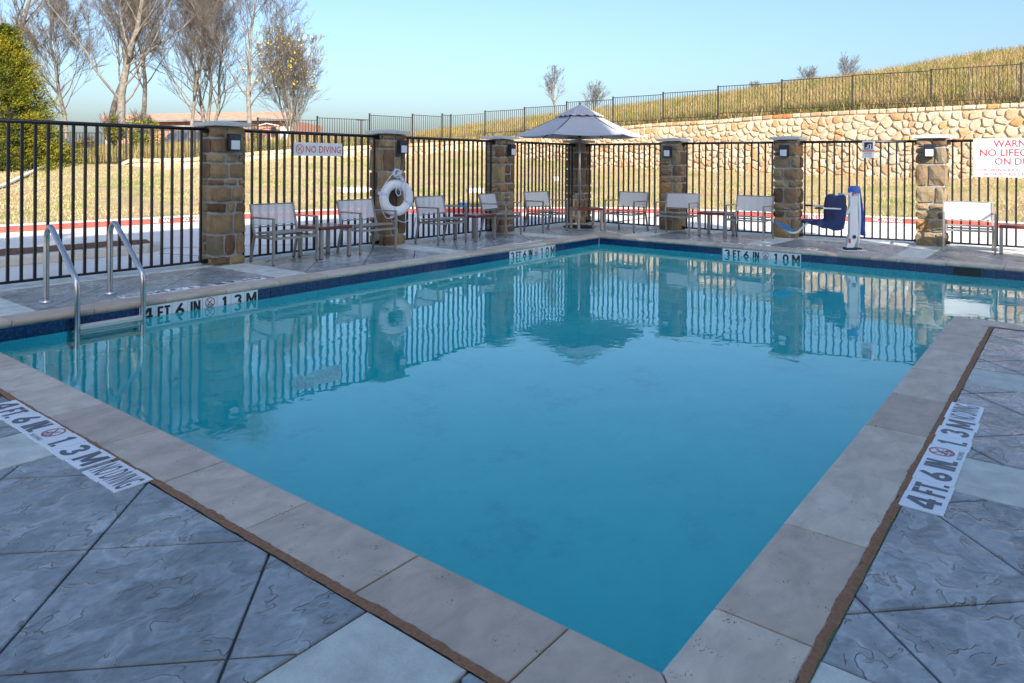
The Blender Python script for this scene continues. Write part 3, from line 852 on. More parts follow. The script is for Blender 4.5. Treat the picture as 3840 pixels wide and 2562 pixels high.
for tx, wd_, ht_, z_ in (("WARNING", .66, .112, .226), ("NO LIFEGUARD", 1.02, .112, .083), ("ON DUTY", .62, .108, -.055), ("CHILDREN SHOULD NOT USE POOL", 1.06, .05, -.19), ("WITHOUT ADULT SUPERVISION", .92, .05, -.258)):
    fit_text(s2, tx, wd_, ht_, Matrix.Translation((0, -.0022, z_)) @ RX, M['redprint'], .0022)
MB().box(-.33, -.0024, -.122, .33, -.0004, -.118).build("rule_line", M['redprint'], s2)
s3 = thing("pool_lift_sign", "small white sign with a black swimmer pictogram and a red bar above the pool lift", "sign", (11.745, 1.97, 1.585), -math.pi / 2)
s3.rotation_euler = (0, 0, math.radians(-82))
MB().bbox(-.098, 0, -.15, .098, .005, .15, .002).build("sign_plate", M['white'], s3)
MB().box(-.065, -.0022, .0, .065, -.0004, .125).build("pictogram_square", M['black'], s3)
pg = MB()
for a_, b2, w2 in (((-.045, .03), (.0, .035), .012), ((.0, .035), (-.015, .075), .014), ((-.015, .075), (.02, .09), .008), ((.03, .012), (.035, .095), .016), ((-.05, .016), (.05, .012), .006)):
    pg.bar((a_[0], -.0034, a_[1]), (b2[0], -.0034, b2[1]), .001, w2, up=(0, 1, 0)) if 0 else pg.bar((a_[0], -.0034, a_[1]), (b2[0], -.0034, b2[1]), w2, .001, up=(0, 1, 0))
pg.lathe([(.009, 0), (.009, .001)], 10)
pg.build("figure", M['white'], s3)
MB().box(-.098, -.0022, -.035, .098, -.0004, -.014).build("red_bar", M['redprint'], s3)
for z_ in (-.06, -.075, -.115): MB().box(-.06, -.0022, z_, .05, -.0004, z_ + .005).build("small_print_line", M['greyprint'], s3)

# ------------------------------------------------------------------ furniture
def make_chair():
    t_ = thing("arm_chair", "x", "chair")
    w2 = .33; A = .028
    # local: front faces -y; origin centre of the feet
    yf, yr = -.26, .26
    for s_ in (-1, 1):
        MB().bar((s_ * w2, yf, 0.012), (s_ * w2, yf, .59), A).build("front_leg", M['alu'], t_)
        MB().bar((s_ * w2, .255, .012), (s_ * w2, .17, .345), A).build("rear_leg", M['alu'], t_)
        up = MB(); up.bar((s_ * w2 * .985, .168, .33), (s_ * w2 * .985, .275, .755), A * .9); up.build("back_upright", M['alu'], t_)
        MB().bar((s_ * w2, yf - .014, .59), (s_ * w2, .235, .585), A, .02).build("armrest", M['alu'], t_)
        MB().bar((s_ * (w2 - .0), yf + .015, .338), (s_ * w2, .17, .338), A * .9).build("side_rail", M['alu'], t_)
        MB().box(s_ * w2 - .012, yf - .012, 0, s_ * w2 + .012, yf + .012, .013).build("glide", M['foot'], t_)
        MB().box(s_ * w2 - .012, .243, 0, s_ * w2 + .012, .267, .013).build("glide", M['foot'], t_)
        MB().bar((s_ * (w2 - .035), yf + .02, .352), (s_ * (w2 - .035), yf + .02, .40), .02).build("seat_bracket", M['alu'], t_)
    MB().bar((-w2, yf, .335), (w2, yf, .335), A, .03).build("front_rail", M['alu'], t_)
    MB().bar((-w2, .165, .34), (w2, .165, .34), A * .8).build("rear_rail", M['alu'], t_)
    sr = MB(); sr.bar((-w2 + .03, yf + .02, .408), (w2 - .03, yf + .02, .408), .022); sr.bar((-w2 + .03, .15, .385), (w2 - .03, .15, .385), .022)
    sr.bar((-w2 + .03, yf + .02, .408), (-w2 + .03, .15, .385), .022); sr.bar((w2 - .03, yf + .02, .408), (w2 - .03, .15, .385), .022)
    sr.build("seat_frame", M['alu'], t_)
    v = []; f = []
    for i in range(7):
        for j in range(5):
            sx = -1 + 2 * i / 6; q = j / 4
            v.append((sx * (w2 - .035), yf + .03 + q * .37, .412 - .02 * q - .014 * (1 - sx * sx) * math.sin(math.pi * q)))
    for i in range(6):
        for j in range(4): f.append((i * 5 + j, (i + 1) * 5 + j, (i + 1) * 5 + j + 1, i * 5 + j + 1))
    MB().add(v, f).build("seat_sling", M['seat'], t_, smooth=True)
    v = []; f = []
    for i in range(9):
        for j in range(5):
            sx = -1 + 2 * i / 8; q = j / 4
            z_ = .475 + .275 * q; yy = .168 + (z_ - .33) * .252
            v.append((sx * (w2 - .018), yy + .028 * (1 - sx * sx), z_))
    for i in range(8):
        for j in range(4): f.append((i * 5 + j, (i + 1) * 5 + j, (i + 1) * 5 + j + 1, i * 5 + j + 1))
    MB().add(v, f).build("back_sling", M['sling'], t_, smooth=True)
    for z_, nm in ((.748, "top_rail"), (.455, "back_rail")):
        pts = [(-1 + 2 * i / 8, 0) for i in range(9)]
        MB().tube([(sx * (w2 - .005), .168 + (z_ - .33) * .252 + .028 * (1 - sx * sx), z_) for sx, _ in pts], .009, 6).build(nm, M['alu'], t_, smooth=True)
    return t_
def make_table():
    t_ = thing("side_table", "x", "table")
    h_ = .265
    MB().bbox(-h_, -h_, .395, h_, h_, .44, .010).build("table_top", M['ttop'], t_)
    for sx in (-1, 1):
        for sy in (-1, 1):
            MB().bbox(sx * .235 - .023, sy * .235 - .023, .012, sx * .235 + .023, sy * .235 + .023, .397, .001).build("leg", M['alu'], t_)
            MB().box(sx * .235 - .018, sy * .235 - .018, 0, sx * .235 + .018, sy * .235 + .018, .013).build("glide", M['foot'], t_)
    return t_
bpy.context.view_layer.update()
chair0 = make_chair(); table0 = make_table()
def prep(o):
    KIDS[o.name] = [c for c in bpy.data.objects if c.parent == o]
    for c in KIDS[o.name]: KIDS.setdefault(c.name, [])
prep(chair0); prep(table0)
H2 = -math.pi / 2
chairs = [(3.89, 7.40, 0, "white mesh armchair furthest left, below the NO DIVING sign"),
          (5.30, 7.40, math.radians(-1), "white mesh armchair just left of the life ring"),
          (6.87, 7.40, 0, "white mesh armchair just right of the life ring"),
          (8.38, 7.36, math.radians(14), "white mesh armchair turned sideways before the third pillar"),
          (9.66, 7.27, math.radians(-9), "white mesh armchair just left of the umbrella pole"),
          (10.75, 6.10, H2 + math.radians(-3), "white mesh armchair just right of the umbrella table"),
          (10.92, 5.10, H2 + math.radians(3), "white mesh armchair before the pillar with the orange stone"),
          (10.89, 3.71, H2, "white mesh armchair left of the pillar beside the pool lift"),
          (11.36, .47, H2 + math.radians(8), "sunlit white mesh armchair below the warning sign")]
for i, (x_, y_, r_, lb) in enumerate(chairs):
    o = chair0 if i == 0 else copy_tree(chair0)
    o.location = (x_, y_, 0); o.rotation_euler = (0, 0, r_); o['label'] = lb; o['group'] = "armchairs along the pool fence"
tables = [(4.53, 7.38, 0, "red-brown side table between the two armchairs left of the life ring"),
          (7.56, 7.26, 0, "red-brown side table right of the life ring before the third pillar"),
          (10.43, 6.83, math.radians(-38), "red-brown side table in front of the umbrella pole"),
          (11.03, 4.38, math.radians(2), "red-brown side table between two armchairs left of the pool lift"),
          (11.45, -.18, math.radians(4), "sunlit red-brown side table at the right edge below the warning sign")]
for i, (x_, y_, r_, lb) in enumerate(tables):
    o = table0 if i == 0 else copy_tree(table0)
    o.location = (x_, y_, 0); o.rotation_euler = (0, 0, r_); o['label'] = lb; o['group'] = "side tables between the armchairs"

# ------------------------------------------------------------------ umbrella
um = thing("patio_umbrella", "open grey market umbrella with a scalloped vent and round finial", "umbrella", (10.79, 7.22, 0), 0)
MB().lathe([(.34, 0), (.34, .012), (.31, .03), (.06, .04), (.04, .05), (.0, .05)], 32).build("base_plate", M['foot'], um, smooth=False)
MB().tube([(0, 0, .04), (0, 0, 2.48)], .021, 12).build("pole", M['steel'], um, smooth=True)
MB().lathe([(.03, .05), (.03, .25), (.022, .27)], 16).build("base_sleeve", M['steel'], um, smooth=True)
NS = 6; RO = 1.36; a0 = YAW - math.pi / 2 + .04
def canopy_z(r): return 1.87 + (2.50 - 1.87) * (1 - r / RO) - .03 * math.sin(math.pi * r / RO)
v = []; f = []
nr, na = 8, 6
for k in range(NS):
    base_i = len(v)
    for i in range(nr + 1):
        r = .05 + (RO - .05) * i / nr
        for j in range(na + 1):
            q = j / na; A0 = a0 + k * 2 * math.pi / NS; A1 = A0 + 2 * math.pi / NS
            p0 = Vector((math.cos(A0), math.sin(A0), 0)) * r; p1 = Vector((math.cos(A1), math.sin(A1), 0)) * r
            p = p0.lerp(p1, q); sag = math.sin(math.pi * q) * (.045 * r / RO)
            v.append((p.x * (1 - .02 * math.sin(math.pi * q)), p.y * (1 - .02 * math.sin(math.pi * q)), canopy_z(r) - sag * .6))
    for i in range(nr):
        for j in range(na):
            a = base_i + i * (na + 1) + j; f.append((a, a + 1, a + na + 2, a + na + 1))
cn = MB().add(v, f).build("canopy", M['canvas'], um, smooth=True)
v = []; f = []
nr, na = 4, 10
for k in range(NS):
    base_i = len(v)
    for i in range(nr + 1):
        r = .012 + (.50 - .012) * i / nr
        for j in range(na + 1):
            q = j / na; A0 = a0 + k * 2 * math.pi / NS; A1 = A0 + 2 * math.pi / NS
            p = (Vector((math.cos(A0), math.sin(A0), 0)) * r).lerp(Vector((math.cos(A1), math.sin(A1), 0)) * r, q)
            z_ = 2.535 - .255 * (r / .5) ** .95 + (.014 * (i / nr) * math.cos(q * 6 * math.pi))
            v.append((p.x, p.y, z_))
    for i in range(nr):
        for j in range(na):
            a = base_i + i * (na + 1) + j; f.append((a, a + 1, a + na + 2, a + na + 1))
MB().add(v, f).build("vent_cap", M['canvas'], um, smooth=True)
MB().lathe([(.012, 2.48), (.02, 2.50), (.012, 2.515), (.026, 2.53), (.036, 2.55), (.034, 2.57), (.02, 2.59), (.0, 2.597)], 16).build("finial", M['alu'], um, smooth=True)
for k in range(NS):
    A0 = a0 + k * 2 * math.pi / NS; c, s_ = math.cos(A0), math.sin(A0)
    MB().tube([(c * .04, s_ * .04, canopy_z(.05) - .035), (c * RO * .985, s_ * RO * .985, canopy_z(RO) - .012)], .011, 6).build("rib", M['foot'], um)
    MB().tube([(c * .03, s_ * .03, 1.90), (c * .62, s_ * .62, canopy_z(.62) - .03)], .009, 6).build("strut", M['foot'], um)
MB().lathe([(.03, 1.84), (.045, 1.86), (.045, 1.93), (.03, 1.95)], 14).build("hub", M['foot'], um)

# ------------------------------------------------------------------ life ring
lr = thing("life_ring", "white life ring with coiled rope hanging on the stone pillar", "life ring", (5.95, 7.47, .765), math.radians(-16))
rb = MB(); v = []; f = []; n1, n2 = 40, 14; R1, r2 = .213, .076
for i in range(n1):
    a = 2 * math.pi * i / n1
    for j in range(n2):
        b_ = 2 * math.pi * j / n2
        rr = R1 + r2 * math.cos(b_); v.append((rr * math.cos(a), .052 * math.sin(b_), rr * math.sin(a)))
for i in range(n1):
    for j in range(n2):
        f.append((i * n2 + j, ((i + 1) % n1) * n2 + j, ((i + 1) % n1) * n2 + (j + 1) % n2, i * n2 + (j + 1) % n2))
rb.add(v, f).build("ring", M['white'], lr, smooth=True)
for ang in (72, 165, 255, 338):
    a = math.radians(ang); v = []; f = []
    for s_ in (-1, 1):
        aa = a + s_ * .085
        for j in range(17):
            b_ = 2 * math.pi * j / 16; rr = R1 + (r2 + .004) * math.cos(b_)
            v.append((rr * math.cos(aa), .057 * math.sin(b_), rr * math.sin(aa)))
    for j in range(16): f.append((j, j + 1, 18 + j, 17 + j))
    st_ = MB().add(v, f)
    e1 = R1 + r2
    c, s_ = math.cos(a), math.sin(a)
    st_.bar(((e1 - .002) * c, -.002, (e1 - .002) * s_), ((e1 + .035) * c, -.004, (e1 + .035) * s_), .010, .045, up=(-s_, 0, c))
    st_.build("strap", M['strap'], lr, smooth=False)
def arc_pts(pts, n=10):
    P = [Vector(p) for p in pts]; out = []
    P = [P[0] * 2 - P[1]] + P + [P[-1] * 2 - P[-2]]
    for i in range(1, len(P) - 2):
        for k in range(n):
            t_ = k / n; a, b_, c, d = P[i - 1], P[i], P[i + 1], P[i + 2]
            out.append(.5 * ((2 * b_) + (c - a) * t_ + (2 * a - 5 * b_ + 4 * c - d) * t_ ** 2 + (3 * b_ - a - 3 * c + d) * t_ ** 3))
    out.append(P[-2]); return out
def tubep(pts, r, nm, mat, par, n=6, k=8): return MB().tube(arc_pts(pts, k), r, n).build(nm, mat, par, smooth=True)
tubep([(-.07, -.06, .40), (-.16, -.055, .30), (-.27, -.05, .14), (-.305, -.045, .04), (-.29, -.05, -.10), (-.25, -.055, -.22), (-.20, -.055, -.30), (-.12, -.05, -.305), (-.085, -.05, -.28)], .006, "grab_rope", M['rope'], lr)
tubep([(.04, -.06, .36), (.12, -.06, .26), (.13, -.06, .14), (.10, -.06, .04), (.12, -.06, -.03), (.19, -.05, -.07), (.28, -.045, -.09)], .006, "grab_rope", M['rope'], lr)
tubep([(.27, -.05, -.10), (.26, -.05, -.20), (.20, -.05, -.33), (.12, -.05, -.38), (.03, -.05, -.36), (-.04, -.05, -.31), (-.08, -.05, -.28)], .006, "grab_rope", M['rope'], lr)
tubep([(-.03, -.07, .17), (-.05, -.08, .10), (-.02, -.085, .035), (.03, -.08, .06), (.02, -.08, .12), (0, -.07, .17)], .006, "rope_loop", M['rope'], lr)
for i in range(9):
    pts = []
    R3_ = Matrix.Rotation(random.uniform(-.55, .55), 4, 'X') @ Matrix.Rotation(random.uniform(-.6, .6), 4, 'Z') @ Matrix.Rotation(random.uniform(-.5, .5), 4, 'Y')
    rr = .062 + random.uniform(-.012, .012)
    for k in range(20):
        a = 2 * math.pi * k / 20; p = R3_ @ Vector((rr * math.cos(a), 0, rr * 1.12 * math.sin(a))); pts.append((p.x - .015, p.y - .045, p.z + .375))
    MB().tube(pts, .0062, 6, closed=True).build("rope_coil", M['rope'], lr, smooth=True)
for i in range(4): tubep([(-.07 + .01 * i, -.10, .33 + .02 * i), (-.01, -.118, .37 + .012 * i), (.045, -.10, .385 + .015 * i)], .006, "rope_turn", M['rope'], lr)
tubep([(.02, -.07, .33), (.05, -.07, .30), (.075, -.068, .265)], .016, "rope_knot", M['rope'], lr)
tubep([(-.035, -.02, .50), (-.03, -.05, .45), (-.01, -.07, .41), (0, -.09, .40)], .004, "hanging_cord", M['teal'], lr)

# ------------------------------------------------------------------ ladder
ld = thing("pool_ladder", "stainless steel pool ladder with white plastic treads", "ladder", (1.125, 6.66, 0))
for s_ in (-1, 1):
    x_ = s_ * .28
    pts = [(x_, 0, 0), (x_, 0, .2), (x_, 0, .45), (x_, 0, .585), (x_, -.012, .645), (x_, -.045, .692), (x_, -.09, .706), (x_, -.135, .69), (x_, -.18, .655), (x_, -.38, .51), (x_, -.56, .375), (x_, -.64, .31), (x_, -.685, .255), (x_, -.70, .19), (x_, -.70, .05), (x_, -.70, -.3), (x_, -.70, -.75), (x_, -.69, -.86), (x_, -.65, -.93), (x_, -.62, -.955)]
    MB().tube(arc_pts(pts, 4), .0245, 14).build("rail", M['steel'], ld, smooth=True)
    MB().lathe([(.055, 0), (.058, .008), (.05, .022), (.028, .03)], 20).build("escutcheon", M['steel'], ld, loc=(x_, 0, 0), smooth=False)
for z_ in (-.125, -.42, -.70):
    tr = MB(); tr.bbox(-.262, -.735, z_ - .028, .262, -.655, z_ + .012, .006); tr.build("tread", M['step'], ld)

# ------------------------------------------------------------------ pool lift
LB = Vector((10.24, 1.92, 0))
lift = thing("pool_lift", "blue and white pool lift chair with footrest and draped blue cover", "pool lift", LB, math.atan2(RV[1], RV[0]))
# local +x = away from the seat, seat towards -x
MB().bbox(-.15, -.14, 0, .22, .14, .012, .003).build("base_plate", M['white'], lift)
MB().bbox(-.09, -.09, .012, .08, .02, .05, .004).build("base_block", M['foot'], lift)
v = []
ms = MB()
def taper(mb, a, b, wa, wb, da, db):
    a = Vector(a); b = Vector(b); v = []
    for p, w_, d_ in ((a, wa, da), (b, wb, db)):
        v += [p + Vector((-w_, -d_, 0)), p + Vector((w_, -d_, 0)), p + Vector((w_, d_, 0)), p + Vector((-w_, d_, 0))]
    mb.add(v, [(3, 2, 1, 0), (4, 5, 6, 7)] + [(i, (i + 1) % 4, 4 + (i + 1) % 4, 4 + i) for i in range(4)])
taper(ms, (-.02, -.04, .05), (.04, -.04, .26), .055, .065, .04, .04)
taper(ms, (.04, -.04, .26), (.035, -.04, .90), .065, .055, .04, .035)
ms.build("mast", M['white'], lift)
MB().box(-.045, -.083, .12, -.015, -.0815, .19).build("red_label", M['redprint'], lift)
MB().box(.0, -.078, .845, .07, -.0765, .885).build("red_label", M['redprint'], lift)
MB().lathe([(.03, 0), (.03, .001)], 16).build("oval_emblem", M['bluevinyl'], lift, loc=(.04, -.083, .215), rot=(math.pi / 2, 0, 0))
MB().tube([(.12, -.02, .05), (.14, -.02, .2), (.155, -.02, .5), (.13, -.02, .94)], .018, 10).build("actuator", M['white'], lift, smooth=True)
MB().lathe([(.05, .012), (.05, .03), (.03, .035)], 16).build("socket_cap", M['foot'], lift, loc=(.16, .03, 0))
MB().bar((.10, -.075, .80), (-.17, -.06, .46), .035, .05).build("lift_arm", M['white'], lift)
MB().bar((.06, -.07, .86), (-.13, -.05, .865), .022).build("upper_arm", M['white'], lift)
MB().box(-.14, -.05, .60, -.06, .03, .70).build("battery_box", M['foot'], lift)
MB().bar((-.155, -.03, .34), (-.13, -.03, .88), .03, .22).build("seat_back_plate", M['white'], lift)
# moulded seat: L profile
prof = [(-.175, .85), (-.24, .845), (-.29, .80), (-.305, .70), (-.31, .55), (-.315, .47), (-.36, .445), (-.50, .452), (-.63, .462), (-.665, .45), (-.66, .42), (-.50, .395), (-.42, .375), (-.33, .335), (-.25, .335), (-.19, .36), (-.165, .45), (-.15, .62), (-.155, .82)]
v = [(x_, -.19, z_) for x_, z_ in prof] + [(x_ , .17, z_) for x_, z_ in prof]; n = len(prof)
sm = MB().add(v, [tuple(range(n)), tuple(range(2 * n - 1, n - 1, -1))] + [(i, (i + 1) % n, n + (i + 1) % n, n + i) for i in range(n)][:])
so = sm.build("seat_shell", M['bluevinyl'], lift); bv = so.modifiers.new("b", 'BEVEL'); bv.width = .022; bv.segments = 3; bv.limit_method = 'ANGLE'; bv.angle_limit = .9
for y_, x0_, z_ in ((-.24, -.63, .662), (.22, -.60, .675)):
    MB().tube([(-.24, y_, z_ - .01), (x0_ + .11, y_, z_)], .012, 8).build("armrest", M['white'], lift, smooth=True)
    MB().tube([(x0_ + .12, y_, z_), (x0_, y_, z_ + .003)], .015, 8).build("arm_grip", M['foot'], lift, smooth=True)
tubep([(-.64, -.02, .43), (-.72, -.02, .36), (-.80, -.02, .285), (-.88, -.02, .265), (-.95, -.02, .285), (-.99, -.02, .32)], .016, "footrest_tube", M['white'], lift, 8)
fr = MB(); fr.bar((-1.10, -.02, .41), (-.93, -.02, .315), .30, .03, up=(0.5, 0, .8)); fr.build("footrest", M['bluelt'], lift)
# draped cover over the mast head
v = []; f = []
for i in range(9):
    a = i / 8 * 2 * math.pi
    for j, (r_, z_) in enumerate(((.02, 1.0), (.07, .985), (.085, .94), (.08, .89))):
        v.append((.06 + r_ * math.cos(a) * (1.15 + .25 * math.sin(3 * a)), -.03 + r_ * math.sin(a) * .8, z_ + .012 * math.sin(4 * a)))
for i in range(8):
    for j in range(3): f.append((i * 4 + j, (i + 1) * 4 + j, (i + 1) * 4 + j + 1, i * 4 + j + 1))
MB().add(v, f).build("draped_cover", M['towel'], lift, smooth=True)
v = []; f = []
for i in range(7):
    q = i / 6
    for j in range(7):
        z_ = .98 - .73 * j / 6
        v.append((.11 + .07 * q + .05 * q * (j / 6) + .02 * (j / 6), .01 + .03 * math.sin(q * 9 + j * .5), z_ - .03 * q))
for i in range(6):
    for j in range(6): f.append((i * 7 + j, (i + 1) * 7 + j, (i + 1) * 7 + j + 1, i * 7 + j + 1))
cv = MB().add(v, f).build("hanging_cover", M['towel'], lift, smooth=True); sd = cv.modifiers.new("s", 'SOLIDIFY'); sd.thickness = .006

# ------------------------------------------------------------------ drive, kerb, island
PZ = -.12
pv = MB(); pv.add([(-60, -60, PZ - .3), (60, -60, PZ - .3), (60, 60, PZ - .3), (-60, 60, PZ - .3)], [(0, 1, 2, 3)])
KC = arc_pts([(-14, 17.0, 0), (-6, 16.3, 0), (0, 15.95, 0), (3.15, 15.75, 0), (7.19, 15.46, 0), (10.2, 15.05, 0), (12.2, 14.1, 0), (13.7, 12.75, 0), (15.0, 11.4, 0), (16.3, 10.2, 0), (17.2, 8.6, 0), (17.7, 6.6, 0), (17.85, 4.79, 0), (18.15, 2.24, 0), (18.27, .1, 0), (18.4, -4, 0), (18.6, -14, 0)], 8)
# pavement sheet: everything from the pool side out to the kerb
v = [(p.x, p.y, PZ) for p in KC] + [(-14, -14, PZ), (18.6, -14.5, PZ)]
pm = MB()
inner = [(-14, 8.0), (-5.0, 8.0)]
vv = [(p.x, p.y, PZ) for p in KC]; nK = len(vv)
cxp = (2.0, 8.0)
fan = []
pts_in = [(p.x, p.y) for p in KC]
# triangulate as a strip between kerb line and points pulled towards the deck centre
vin = []
for (x_, y_) in pts_in:
    vin.append((min(max(x_, -14), 11.9) if y_ > 8.2 else 11.9, 7.9 if y_ > 8.2 else y_, PZ))
pm.add(vv + vin, [(i, i + 1, nK + i + 1, nK + i) for i in range(nK - 1)])
pm.add([(-40, -40, PZ), (40, -40, PZ), (40, -3.19, PZ), (-40, -3.19, PZ)], [(0, 1, 2, 3)]) if 0 else None
pav = pm.build("pavement", M['pave']); pav['kind'] = 'structure'
sidep = MB(); sidep.box(-40, -40, PZ - .2, 40, -3.21, PZ - .004); sidep.box(-40, -3.2, PZ - .2, -5.01, 7.9, PZ - .004); sidep.box(12.16, -3.2, PZ - .2, 17.5, -2.9, PZ - .005)
sidep.build("service_yard_ground", M['pave'])['kind'] = 'structure'
# saw-cut joints in the pavement
jn = MB()
for (a, b_) in (((594, 950), (1100, 985)), ((760, 905), (1290, 830)), ((1540, 900), (1560, 815)), ((3150, 905), (3400, 845))):
    p = onz(*a, PZ); q = onz(*b_, PZ); jn.bar((p[0], p[1], PZ + .002), (q[0], q[1], PZ + .002), .014, .004)
jn.build("expansion_joint", M['grout'], pav)
def normals(P):
    out = []
    for i in range(len(P)):
        d = (P[min(i + 1, len(P) - 1)] - P[max(i - 1, 0)]).normalized(); out.append(Vector((-d.y, d.x, 0)))
    return out
NK = normals(KC)
kb = MB(); v = []
for p, n in zip(KC, NK):
    for d, z_ in ((0, PZ - .02), (.012, .005), (.03, .028), (.15, .032), (.155, -.08)): v.append((p.x + n.x * d, p.y + n.y * d, z_))
kb.add(v, [(5 * i + j, 5 * i + 5 + j, 5 * i + 6 + j, 5 * i + 1 + j) for i in range(nK - 1) for j in range(1, 4)])
kerb = kb.build("kerb", M['kerb']); kerb['kind'] = 'structure'
rd = MB(); rd.add(v, [(5 * i, 5 * i + 5, 5 * i + 6, 5 * i + 1) for i in range(nK - 1)]); rd.build("red_kerb_face", M['kerbred'], kerb)
def kerb_text(s, x0, frac_at, size, flip=1):
    # frac_at = (x, y) near the kerb; lettering follows the kerb face
    best = min(range(len(KC)), key=lambda i: (KC[i].x - frac_at[0]) ** 2 + (KC[i].y - frac_at[1]) ** 2)
    n = NK[best]; d = Vector((n.y, -n.x, 0)); p = KC[best]
    q = Vector((frac_at[0], frac_at[1], 0)); p = p + d * (q - p).dot(d)
    Z_ = -n; X_ = d if flip > 0 else -d; Y_ = Vector((0, 0, 1))
    m4 = Matrix(((X_.x, Y_.x, Z_.x, p.x - n.x * .004), (X_.y, Y_.y, Z_.y, p.y - n.y * .004), (X_.z, Y_.z, Z_.z, PZ + .063), (0, 0, 0, 1)))
    me = text_mesh(s, size, M['white'], .001, sx=.95, ext=.0); me.transform(m4); link("kerb_lettering", me, kerb)
kerb_text("FIRE LANE", 0, (6.2, 15.5), .115)
kerb_text("NO PARKING", 0, (6.98, 15.45), .115)
kerb_text("FIRE LANE", 0, (17.9, 4.45), .115)
kerb_text("NO PARKING", 0, (18.03, 2.85), .115)
rl = []
for (u_, v_) in ((590, 933), (700, 929), (922, 922), (1273, 914), (1500, 905), (1700, 893)): rl.append(Vector(onz(u_, v_, PZ)))
rl = arc_pts(rl, 5); v = []; nn = normals(rl)
for p, n in zip(rl, nn): v += [(p.x - n.x * .02, p.y - n.y * .02, PZ + .004), (p.x + n.x * .02, p.y + n.y * .02, PZ + .004)]
MB().add(v, [(2 * i, 2 * i + 2, 2 * i + 3, 2 * i + 1) for i in range(len(rl) - 1)]).build("red_fire_lane_line", M['hot'], pav)
# island with mulch
isl = [(-9, 10.35), (1.0, 10.42), (3.0, 10.44), (3.55, 10.5), (3.86, 10.66), (3.95, 10.86), (3.86, 11.04), (3.5, 11.2), (2.6, 11.32), (0, 11.5), (-9, 11.9)]
io = thing("kerbed_island", "concrete kerbed planting island with brown mulch behind the left fence", "planting island", (3, 10.9, PZ))
io.location = (0, 0, 0)
outer = [Vector((x_, y_, 0)) for x_, y_ in isl]
inn = inset(isl, .17)
kk = MB(); kk.prism([(x_, y_) for x_, y_ in isl], PZ - .01, .015)
ko = kk.build("kerb_ring", M['kerb'], io); bv = ko.modifiers.new("b", 'BEVEL'); bv.width = .03; bv.segments = 2
v = []; f = []
ml = MB(); mg = []
for i in range(90):
    for j in range(7):
        x_ = -8.5 + 12.2 * i / 89; q = j / 6; ya = 10.6; yb = 11.12 + (3.7 - x_) * .045
        v.append((x_, ya + (yb - ya) * q, .02 + .05 * math.sin(math.pi * q) + random.uniform(-.012, .012) - (.0 if x_ < 3.5 else .02)))
for i in range(89):
    for j in range(6): f.append((i * 7 + j, (i + 1) * 7 + j, (i + 1) * 7 + j + 1, i * 7 + j + 1))
MB().add(v, f).build("mulch", M['mulch'], io)

# ------------------------------------------------------------------ terrain
ub = np.array([bearing((p.x + n.x * .155, p.y + n.y * .155)) for p, n in zip(KC, NK)])
zb_ = np.array([((np.array([p.x + n.x * .155, p.y + n.y * .155]) - CO[:2]) @ FV[:2]) for p, n in zip(KC, NK)])
ok = (zb_ > 1); ub, zb_ = ub[ok], zb_[ok]; od = np.argsort(ub); ub, zb_ = ub[od], zb_[od]
def tab(s): a = np.array(s, float); return a[:, 0], a[:, 1]
WD = tab([(-2500, 24), (-1200, 25), (217, 25.8), (474, 25.5), (732, 26.1), (965, 27.2), (1190, 28.2), (1386, 30.2), (1547, 32.6), (1658, 34.2), (1691, 34.9), (1819, 35.3), (1967, 34.2), (2125, 32.7), (2299, 31.1), (2487, 29.6), (2693, 28), (2932, 26.5), (3197, 24.9), (3492, 23.3), (3840, 21.8), (4300, 20), (5400, 17)])
WB = tab([(-2500, 618), (0, 612), (217, 617), (474, 617), (600, 634), (700, 634), (922, 606), (1100, 590), (1386, 593), (1526, 592), (1640, 570), (1800, 562), (1860, 575), (1935, 594), (2110, 606), (2200, 626), (2456, 633), (2575, 640), (3015, 652), (3240, 659), (3430, 668), (3840, 669), (4300, 672), (5400, 680)])
WT = tab([(-2500, 612), (217, 611), (460, 611), (474, 597), (700, 594), (922, 574), (966, 568), (1190, 555), (1386, 546), (1526, 540), (1660, 534), (1760, 527), (1810, 522), (1940, 510), (2125, 492), (2337, 474), (2463, 463), (2693, 450), (2893, 433), (3175, 416), (3566, 399), (3840, 386), (4300, 362), (5400, 310)])
def ip(T, u): return np.interp(u, T[0], T[1])
def lawn_pt(u, t_):
    zc = np.interp(u, ub, zb_); zd = ip(WD, u)
    A = CO + (FV + RV * (u - 1920) / FPX) * zc; A[2] = .02
    B = at(u, ip(WB, u), zd - .02)
    # bearings differ a hair by roll; fine
    p = A + (B - A) * t_
    p[2] = A[2] + (B[2] - A[2]) * (t_ ** 1.25)
    return p
us = np.arange(-2000, 5300, 22.0); NT = 34
V = []
for u in us:
    for j in range(NT + 1):
        t_ = j / NT; p = lawn_pt(u, t_)
        if 0 < j < NT: p[2] += .035 * math.sin(p[0] * 1.7 + p[1]) * math.sin(p[1] * 1.3) + random.gauss(0, .006)
        V.append(p)
V = np.array(V); nU = len(us)
Fc = np.array([(i * (NT + 1) + j, (i + 1) * (NT + 1) + j, (i + 1) * (NT + 1) + j + 1, i * (NT + 1) + j + 1) for i in range(nU - 1) for j in range(NT)])
lawn = link("lawn", arrmesh("lawn", V, Fc, M['lawn'], True)); lawn['kind'] = 'structure'
